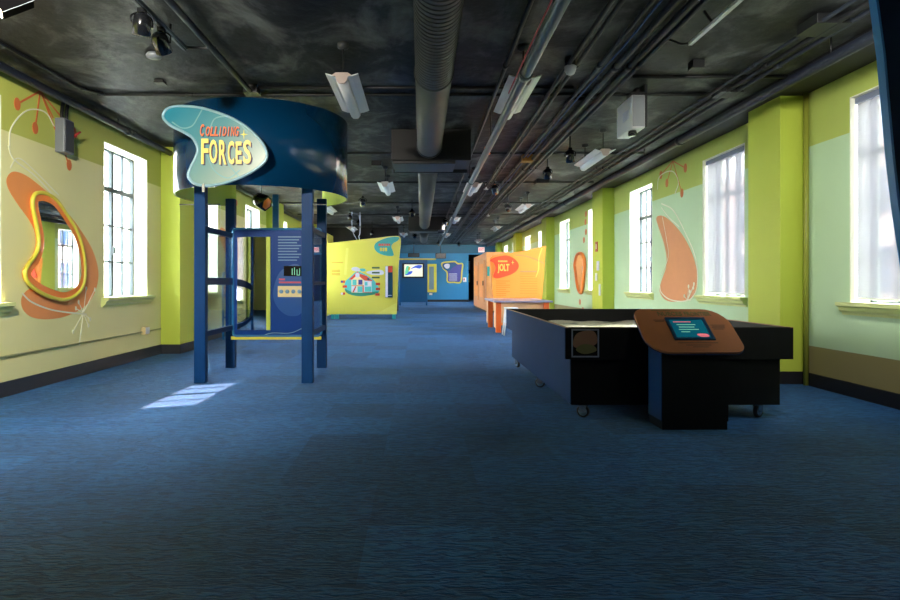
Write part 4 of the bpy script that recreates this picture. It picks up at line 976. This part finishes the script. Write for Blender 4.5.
MB().tube(M_PIPED, smooth_open([(-4.27, -2, 3.727), (-4.27, 3, 3.727), (-4.27, 7.2, 3.727), (-4.25, 7.5, 3.727), (-4.1, 7.72, 3.727), (-3.8, 7.78, 3.727), (0, 7.78, 3.727), (4.0, 7.78, 3.727)]), .02, 10).build('tube', t)
for xx in (-3.0, 2.9): MB().tube(M_PIPED, [(xx-.05, 7.78, 3.727), (xx+.05, 7.78, 3.727)], .022, 10).build('coupling', t)
pipe_y('ceiling_conduit', -2.12, 3.67, .032, -2, 7.42, M_PIPEB, 'diagonal-looking slate conduit ending at the box above the drum', 'conduit', G1)
def pipe_x(y_, z_, r, x0, x1, m, label):
    t = thing('cross_conduit', label, 'conduit', ((x0+x1)/2, y_, z_-r), 'conduits crossing the ceiling'); MB().tube(m, [(x0, y_, z_), ((x0+x1)/2, y_, z_), (x1, y_, z_)], r, 10).build('tube', t)
    MB().tube(m, [((x0+x1)/2+1.3, y_, z_), ((x0+x1)/2+1.4, y_, z_)], r*1.12, 10).build('coupling', t)
for y_, z_, r, x0, x1, lab in ((7.5, 3.727, .02, -2.02, 1.9, 'thin cross conduit from the box above the drum'), (7.1, 3.727, .02, 2.5, 4.4, 'short cross conduit between the projector and windows'), (11.3, 3.727, .02, -4.42, 4.2, 'first cross conduit past the duct box'), (14.6, 3.727, .02, -4.42, 4.2, 'second cross conduit past the duct box'), (18.4, 3.727, .02, -4.42, 4.2, 'third cross conduit past the duct box'), (21.5, 3.727, .02, -4.42, 4.2, 'cross conduit just before the far duct box'), (25.5, 3.727, .02, -4.42, 4.2, 'cross conduit past the far duct box')):
    pipe_x(y_, z_, r, x0, x1, M_PIPED, lab)
def jbox(x_, y_, lab, s=.12, m=None, h=.09):
    t = thing('junction_box', lab, 'junction box', (x_, y_, ZC-h), 'junction boxes on the ceiling')
    MB().box(m or M_PIPED, x_-s/2, x_+s/2, y_-s/2, y_+s/2, ZC-h, ZC-.001, .006 if h > .04 else .002).build('body', t); MB().box(m or M_PIPED, x_-s/2-.008, x_+s/2+.008, y_-s/2-.008, y_+s/2+.008, ZC-h-.008, ZC-h).build('cover', t)
jbox(-2.12, 7.52, 'black junction box at the end of the slate conduit above the drum', .17)
jbox(-3.17, 7.3, 'small black junction plate between track light and tower', .10, h=.03)
jbox(3.05, 6.65, 'black junction box between white strip and window trio', .13)
jbox(3.85, 7.55, 'black junction box under the window conduit trio', .26)
jbox(3.75, 5.6, 'flat black box beside the window conduit trio', .3)
jbox(2.12, 8.1, 'black junction box across the wide conduit bundle', .3, h=.03)
jbox(3.4, 11.2, 'black junction box past the projector', .3); jbox(2.04, 11.55, 'ochre junction box among the far conduits', .2, mat('ochre_paint', rgb(150, 110, 30), .5), .13)
jbox(1.2, 10.9, 'small orange junction box beside the duct box', .1, M_GEL, .12)
jbox(2.9, 14.4, 'black junction box over the far conduits', .3); jbox(-1.9, 12.6, 'black junction plate past the drum', .2); jbox(-.9, 12.2, 'black box before the far left fixture', .2)
t = thing('smoke_detector', 'white domed smoke detector between the duct and the projector', 'detector', (1.63, 6.55, 3.55))
MB().lathe(M_WHITE, (1.63, 6.55, 3.56), (0, 0, 1), [(.02, 0), (.045, .012), (.06, .05), (.065, .09), (.05, .10)], 20).build('body', t); MB().lathe(M_PIPED, (1.63, 6.55, 3.66), (0, 0, 1), [(.06, 0), (.06, .09)], 14).build('base', t)
t = thing('smoke_detector', 'small grey round sensor under the track spotlights', 'detector', (-2.86, 6.42, 3.68))
MB().lathe(M_GREY, (-2.86, 6.42, 3.69), (0, 0, 1), [(.03, 0), (.075, .01), (.08, .035), (.06, .06)], 18).build('body', t)
for x_, y_, lab in ((1.62, 14.95, 'small white sprinkler head beyond the second cross conduit'), (2.35, 21.0, 'small white sprinkler head near the far duct box')):
    t = thing('sprinkler_head', lab, 'sprinkler', (x_, y_, 3.6)); MB().lathe(M_WHITE, (x_, y_, 3.6), (0, 0, 1), [(.06, 0), (.06, .02), (.02, .03), (.02, .15)], 12).build('body', t)

# fluorescent fixtures
def fixture(label):
    t = thing('fluorescent_fixture', label, 'ceiling light', (0, 0, 3.36), 'hanging fluorescent fixtures'); L = 1.3
    fz = Frame((0, 0, 3.36), (1, 0, 0), (0, 0, 1), (0, 1, 0))
    for s in (-1, 1):
        prof = [(s*.165, .108), (s*.165, .098), (s*.10, .075), (s*.04, .07), (s*.04, .085), (s*.10, .088)]
        MB().slab(M_WHITE, fz, prof, 0, L).build('reflector', t)
    MB().slab(M_WHITE, fz, [(-.05, .072), (.05, .072), (.06, .11), (-.06, .11)], -.01, L+.01).build('housing', t)
    MB().slab(M_DIFF, fz, [(-.058, .075)]+[(.058*math.cos(PI-a*PI/8), .045-.05*math.sin(a*PI/8)) for a in range(9)]+[(.058, .075)], .01, L-.01, True).build('diffuser', t)
    for yy in (-.012, L): MB().slab(mat('fixture_end_cap', rgb(196, 178, 172), .5), fz, [(-.03, .0), (.03, .0), (.058, .04), (.062, .07), (.10, .085), (.06, .11), (-.06, .11), (-.10, .085), (-.062, .07), (-.058, .04)], yy, yy+.012).build('end_cap', t)
    MB().tube(M_PIPED, [(0, .12, 3.47), (0, .12, 3.78)], .009, 8).tube(M_PIPED, [(0, L-.12, 3.47), (0, L-.12, 3.78)], .009, 8).build('stem', t)
    MB().lathe(M_GREYD, (0, .12, 3.75), (0, 0, 1), [(.03, 0), (.06, .02), (.06, .058)], 14).lathe(M_GREYD, (0, L-.12, 3.75), (0, 0, 1), [(.03, 0), (.06, .02), (.06, .058)], 14).build('canopy', t)
    return t
FX = [(-.80, 6.05, 'white fluorescent fixture between the drum and the ribbed duct'), (1.06, 6.1, 'white fluorescent fixture half hidden behind the thick grey pipe'),
      (2.92, 9.5, 'white fluorescent fixture just past the projector'), (-.76, 12.6, 'white fluorescent fixture just past the black duct box on the drum side'), (1.14, 12.7, 'white fluorescent fixture behind the thick pipe past the duct box'),
      (2.90, 16.2, 'second white fluorescent fixture past the projector'), (-2.66, 16.6, 'white fluorescent fixture showing beside the drum and post'), (-.76, 19.3, 'second white fixture beside the middle duct, toward the yellow board'), (1.14, 19.4, 'second white fixture past the duct box on the pipe side'),
      (2.92, 22.6, 'third white fluorescent fixture past the projector'), (-2.7, 22.8, 'white fluorescent fixture over the yellow board'), (-.76, 25.6, 'white fluorescent fixture by the corner of the yellow board'), (1.14, 26, 'white fixture past the far duct box'), (2.9, 29.5, 'farthest white fixture above the wooden cabinet')]
p0 = fixture(FX[0][2]); p0.location = (FX[0][0], FX[0][1], 3.30)
for x_, y_, lab in FX[1:]: copy_tree(p0, (x_, y_, 3.30), lab)

def lamp(x_, y_, z_, tgt, w_, col, ang, blend=.5, r=.05):  # extra spot, added to brighten walls and exhibits
    l = bpy.data.lights.new('added_spot', 'SPOT'); l.energy = w_; l.color = col; l.spot_size = math.radians(ang); l.spot_blend = blend; l.shadow_soft_size = r
    o = bpy.data.objects.new('added_spot', l); COL.objects.link(o); o.location = (x_, y_, z_); o.rotation_euler = (Vector(tgt)-Vector((x_, y_, z_))).to_track_quat('-Z', 'Y').to_euler()
# track with two black spotlights
t = thing('lighting_track', 'grey lighting track on the ceiling between cream wall and drum', 'light track', (-2.38, 3, 3.63))
b = MB(); b.box(M_PIPE, -2.405, -2.355, -1, 6.05, 3.64, 3.675, .003); b.build('rail', t); MB().box(M_GREYD, -2.392, -2.368, -1, 6.05, 3.632, 3.64).build('slot', t)
for yy in (1, 3.2, 5.7): MB().tube(M_PIPED, [(-2.38, yy, 3.67), (-2.38, yy, ZC)], .01, 6).build('hanger', t)
MB().tube(M_PIPED, smooth_open([(-2.38, 6.03, 3.66), (-2.33, 6.15, 3.70), (-2.22, 6.2, 3.72), (-2.12, 6.2, 3.72)]), .014, 8).build('cable', t)
def spot(x_, y_, zt_, ax, label, lit=False, s=1.0, gel=None, ztop=None):
    t = thing('spotlight', label, 'spotlight', (x_, y_, zt_-.3*s), 'black can spotlights'); ax = Vector(ax).normalized(); c = Vector((x_, y_, zt_-.17*s)); o = c-ax*.11*s
    MB().lathe(M_SPOT, o, ax, [(.02*s, -.012*s), (.055*s, 0), (.078*s, .025*s), (.086*s, .07*s), (.088*s, .21*s), (.078*s, .21*s), (.076*s, .15*s), (.001, .149*s)], 24).build('can', t)
    MB().lathe(M_LAMP if lit else M_CHROME, o, ax, [(.001, .155*s), (.07*s, .155*s), (.07*s, .165*s), (.001, .17*s)], 18).build('lamp', t)
    sd = ax.cross(Vector((0, 0, 1))).normalized()
    MB().tube(M_SPOT, smooth_open([c+sd*.098*s, c+sd*.098*s+Vector((0, 0, .08*s)), Vector((x_, y_, zt_-.04*s)), c-sd*.098*s+Vector((0, 0, .08*s)), c-sd*.098*s]), .009*s, 8).build('yoke', t)
    MB().box(M_SPOT, x_-.03, x_+.03, y_-.035, y_+.035, zt_-.05*s, zt_, .006).build('adapter', t)
    if ztop: MB().tube(M_PIPED, [(x_, y_, zt_), (x_, y_, ztop)], .012, 6).build('stem', t)
spot(-2.38, 5.12, 3.632, (-.10, .12, -1), 'black can spotlight first on the track, toward the cream wall', s=.85)
spot(-2.38, 5.50, 3.632, (.06, .75, -.8), 'black can spotlight second on the track, near its open end', s=.85)
for px, py, yy, lit, lab in ((547.6, 172, 11.6, False, 'black can spotlight hanging past the projector'), (570, 154, 9.7, False, 'black can spotlight behind the near white fixture past the projector'), (508, 206, 15.8, True, 'lit spotlight between conduits and the third fixture past the projector'),
        (350, 214.5, 20.5, True, 'lit spotlight over the left of the yellow board'), (358.5, 221.5, 22.2, True, 'lit spotlight next to the hanging wires over the yellow board'), (372, 232.5, 24.5, True, 'lit spotlight over the middle of the yellow board'), (412, 212, 18.0, False, 'small black spotlight beside the middle duct')):
    X, Z = FP(px, py, yy); spot(X, yy, min(Z+.1, 3.66), (.1, -.6, -.6) if lit else (.2, .4, -1), lab, lit, .85, ztop=ZC)
for px, py, p2, yy, lab in ((352, 226, 356, 20.9, 'pale wire hanging to the yellow board, toward the tower'), (360, 232, 358.8, 21.0, 'pale wire hanging to the yellow board, away from the tower')):
    X, Z = FP(px, py, yy); X2, Z2 = FP(p2, 240.5, yy); MB().tube(M_LILAC, smooth_open([(X, yy, ZC), (X, yy, Z), ((X+X2)/2-.02, yy, (Z+Z2)/2), (X2, yy+.25, 2.80)]), .012, 6).build('hanging_wire', None, (lab, 'wire'))
t = thing('floodlight', 'black box floodlight with bright lens at the ceiling above the cream wall', 'floodlight', (-3.2, 4.6, 3.37))
ax_ = Vector((.698, .436, .567)).normalized(); sd_ = ax_.cross(Vector((0, 0, 1))).normalized(); up_ = sd_.cross(ax_)
M4 = Matrix.Translation((-3.21, 4.6, 3.37)) @ Matrix(((ax_.x, -sd_.x, up_.x, 0), (ax_.y, -sd_.y, up_.y, 0), (ax_.z, -sd_.z, up_.z, 0), (0, 0, 0, 1)))
MB().box(mat('matt_black_lamp_body', rgb(5, 5, 6), .8, var=.1, spec=.05), 0, .25, 0, .16, 0, .15, .006, M4).build('body', t); MB().box(M_LAMP, -.006, 0, .01, .15, .01, .14, 0, M4).build('lens', t)
MB().box(M_GREY, 0, .25, -.004, 0, -.004, .0, 0, M4).build('edge_strip', t)
MB().tube(M_PIPED, [M4 @ Vector((.12, .08, .14)), (-3.06, 4.7, ZC)], .02, 8).build('stem', t)
for y_, tg, w_ in ((2.5, (-4.72, 8.8, 1.5), 110), (1.6, (-4.72, 5.8, 1.5), 75)):  # wall washers out of view, added to lift the cream wall
    spot(-2.38, y_, 3.632, Vector(tg)-Vector((-2.38, y_, 3.5)), 'unseen can spotlight added on the track to brighten the cream wall, %s from its open end' % {2.5: 'third', 1.6: 'fourth'}[y_], True, .85)
    lamp(-2.45, y_+.16, 3.36, tg, w_, (1, .93, .82), 130, 1, .12)
for y_, tg, w_ in ((4.3, (4.88, 7.6, 1.5), 28), (2.6, (4.88, 6.2, 1.5), 26)):  # another added pair out of view, brightening the aqua wall
    spot(2.95, y_, 3.66, Vector(tg)-Vector((2.95, y_, 3.5)), 'unseen can spotlight added overhead to brighten the aqua wall, %s the viewer' % {4.3: 'just ahead of', 2.6: 'level with'}[y_], True, .85, ztop=ZC)
    lamp(3.02, y_+.16, 3.36, tg, w_, (1, .97, .9), 120, 1, .12)
# white strip light toward the windows
t = thing('strip_light', 'thin white strip light with black clips near the window conduits', 'strip light', (2.6, 4, 3.58))
MB().box(M_WHITE, 2.58, 2.62, 1.5, 5.8, 3.585, 3.615, .004).build('body', t)
for yy in (2.6, 4.1, 5.35): MB().tube(M_PIPED, smooth_open([(2.6, yy, 3.61), (2.57, yy+.02, 3.67), (2.55, yy+.05, ZC-.013)]), .012, 6).build('clip', t)
MB().tube(M_PIPED, smooth_open([(2.6, 5.78, 3.6), (2.56, 5.9, 3.64), (2.5, 5.95, 3.69), (2.46, 6.0, 3.73)]), .010, 6).build('cable', t)

# projector
t = thing('projector', 'white projector hung vertically from the ceiling above the display table', 'projector', (2.68, 7.7, 3.17))
MB().box(M_WHITE, 2.60, 2.765, 7.40, 7.97, 3.20, 3.61, .012).build('body', t)
MB().box(mat('grey_projector_end', rgb(150, 156, 160), .45), 2.61, 2.755, 7.392, 7.40, 3.22, 3.60).build('end_panel', t)
b = MB(); 
for i in range(6): b.box(M_LILAC, 2.595, 2.60, 7.5, 7.72, 3.35+i*.02, 3.358+i*.02)
b.build('vent', t)
MB().lathe(M_SPOT, (2.66, 7.55, 3.20), (0, 0, -1), [(.05, 0), (.055, .03), (.05, .06), (.04, .06), (.035, .03)], 20).build('lens', t)
b = MB(); b.box(M_BLACK, 2.765, 2.80, 7.42, 7.62, 3.22, ZC, .004); b.box(M_BLACK, 2.60, 2.80, 7.42, 7.6, 3.62, 3.65); b.build('bracket', t)
MB().sphere(M_BLACK, (2.70, 7.5, 3.68), .05).build('swivel', t)

# ------------------------------------------------------------------ light
wd = bpy.data.worlds.new('daylight'); SC.world = wd; wd.use_nodes = True; nt = wd.node_tree
bg = nt.nodes['Background']
tc = nt.nodes.new('ShaderNodeTexCoord'); sp = nt.nodes.new('ShaderNodeSeparateXYZ'); nt.links.new(tc.outputs['Generated'], sp.inputs[0])
rp = nt.nodes.new('ShaderNodeValToRGB'); el = rp.color_ramp.elements
el[0].position = .44; el[0].color = (.30, .31, .30, 1); el[1].position = .52; el[1].color = (1, 1, 1.0, 1); k_ = el.new(.85); k_.color = (.72, .86, 1.0, 1)
nt.links.new(math_node(nt, 'MULTIPLY_ADD', sp.outputs['Z'], .5, .5), rp.inputs['Fac']); nt.links.new(rp.outputs['Color'], bg.inputs['Color'])
bg.inputs['Strength'].default_value = 6.0
def portal(xp, a, c, s):
    l = bpy.data.lights.new('window_portal', 'AREA'); l.shape = 'RECTANGLE'; l.size = c-a; l.size_y = WZ1-WZ0; l.cycles.is_portal = True
    o = bpy.data.objects.new('window_portal', l); COL.objects.link(o); o.location = (xp, (a+c)/2, (WZ0+WZ1)/2)
    o.rotation_euler = Vector((s, 0, 0)).to_track_quat('-Z', 'Z').to_euler()
for a, c in LWIN: portal(XL-.30, a, c, 1)
for a, c in RWIN: portal(XR+.30, a, c, -1)
lamp(2.66, 7.55, 3.12, (2.42, 7.62, .7), 45, (.95, 1, .9), 42, .3)             # lamp added under the projector to brighten the landscape
for x_, y_, tg, at in ((1.0, 34.5, (1.5, YB, 1.6), 'the kidney sign on the blue wall'), (-.3, 28.5, (-.4, 33.2, 1.3), 'the television kiosk'), (2.2, 35.0, (2.6, YB, 1.6), 'the blue wall by the doorway'), (-1.6, 16.5, (-2.0, 21.1, 1.5), 'the yellow board'), (1.75, 14.2, (2.8, 18, 1.4), 'the orange board'), (.9, 22.0, (2.8, 27.0, 1.4), 'the wooden cabinet')):  # extra cans and lamps added to brighten the far exhibits and wall
    spot(x_, y_, 3.66, Vector(tg)-Vector((x_, y_, 3.5)), 'added can spotlight brightening ' + at, True, 1.0, ztop=ZC)
    lamp(x_, y_+.12, 3.44, tg, 16, (1, .9, .78), 80)
# narrow spot added outside as low sun, trimmed by the added blind
sl = bpy.data.lights.new('sun_standin', 'SPOT'); sl.energy = 95000; sl.color = (1, .52, .38); sl.spot_size = math.radians(5.0); sl.spot_blend = 0; sl.shadow_soft_size = .1
so = bpy.data.objects.new('sun_standin', sl); COL.objects.link(so)
tgt = Vector((-2.68, 6.85, 0)); src = Vector((XL, 6.04, 1.26)); d = (src-tgt).normalized(); so.location = src+d*30
so.rotation_euler = (-d).to_track_quat('-Z', 'Y').to_euler()

# ------------------------------------------------------------------ camera
cam = bpy.data.cameras.new('camera'); cam.sensor_width = 36; cam.lens = 24; cam.shift_x = 29/900; cam.shift_y = -18/900
co = bpy.data.objects.new('camera', cam); COL.objects.link(co); co.location = (0, 0, CH); co.rotation_euler = (PI/2, 0, 0); SC.camera = co
cam.clip_start = .05
vs_ = SC.view_settings; vs_.view_transform = 'Standard'; vs_.look = 'None'; vs_.gamma = 1; vs_.use_curve_mapping = False; vs_.exposure = 3.0
SC.cycles.max_bounces = 10; SC.cycles.diffuse_bounces = 6; SC.cycles.transparent_max_bounces = 12; SC.cycles.use_denoising = True; SC.cycles.sample_clamp_indirect = 8
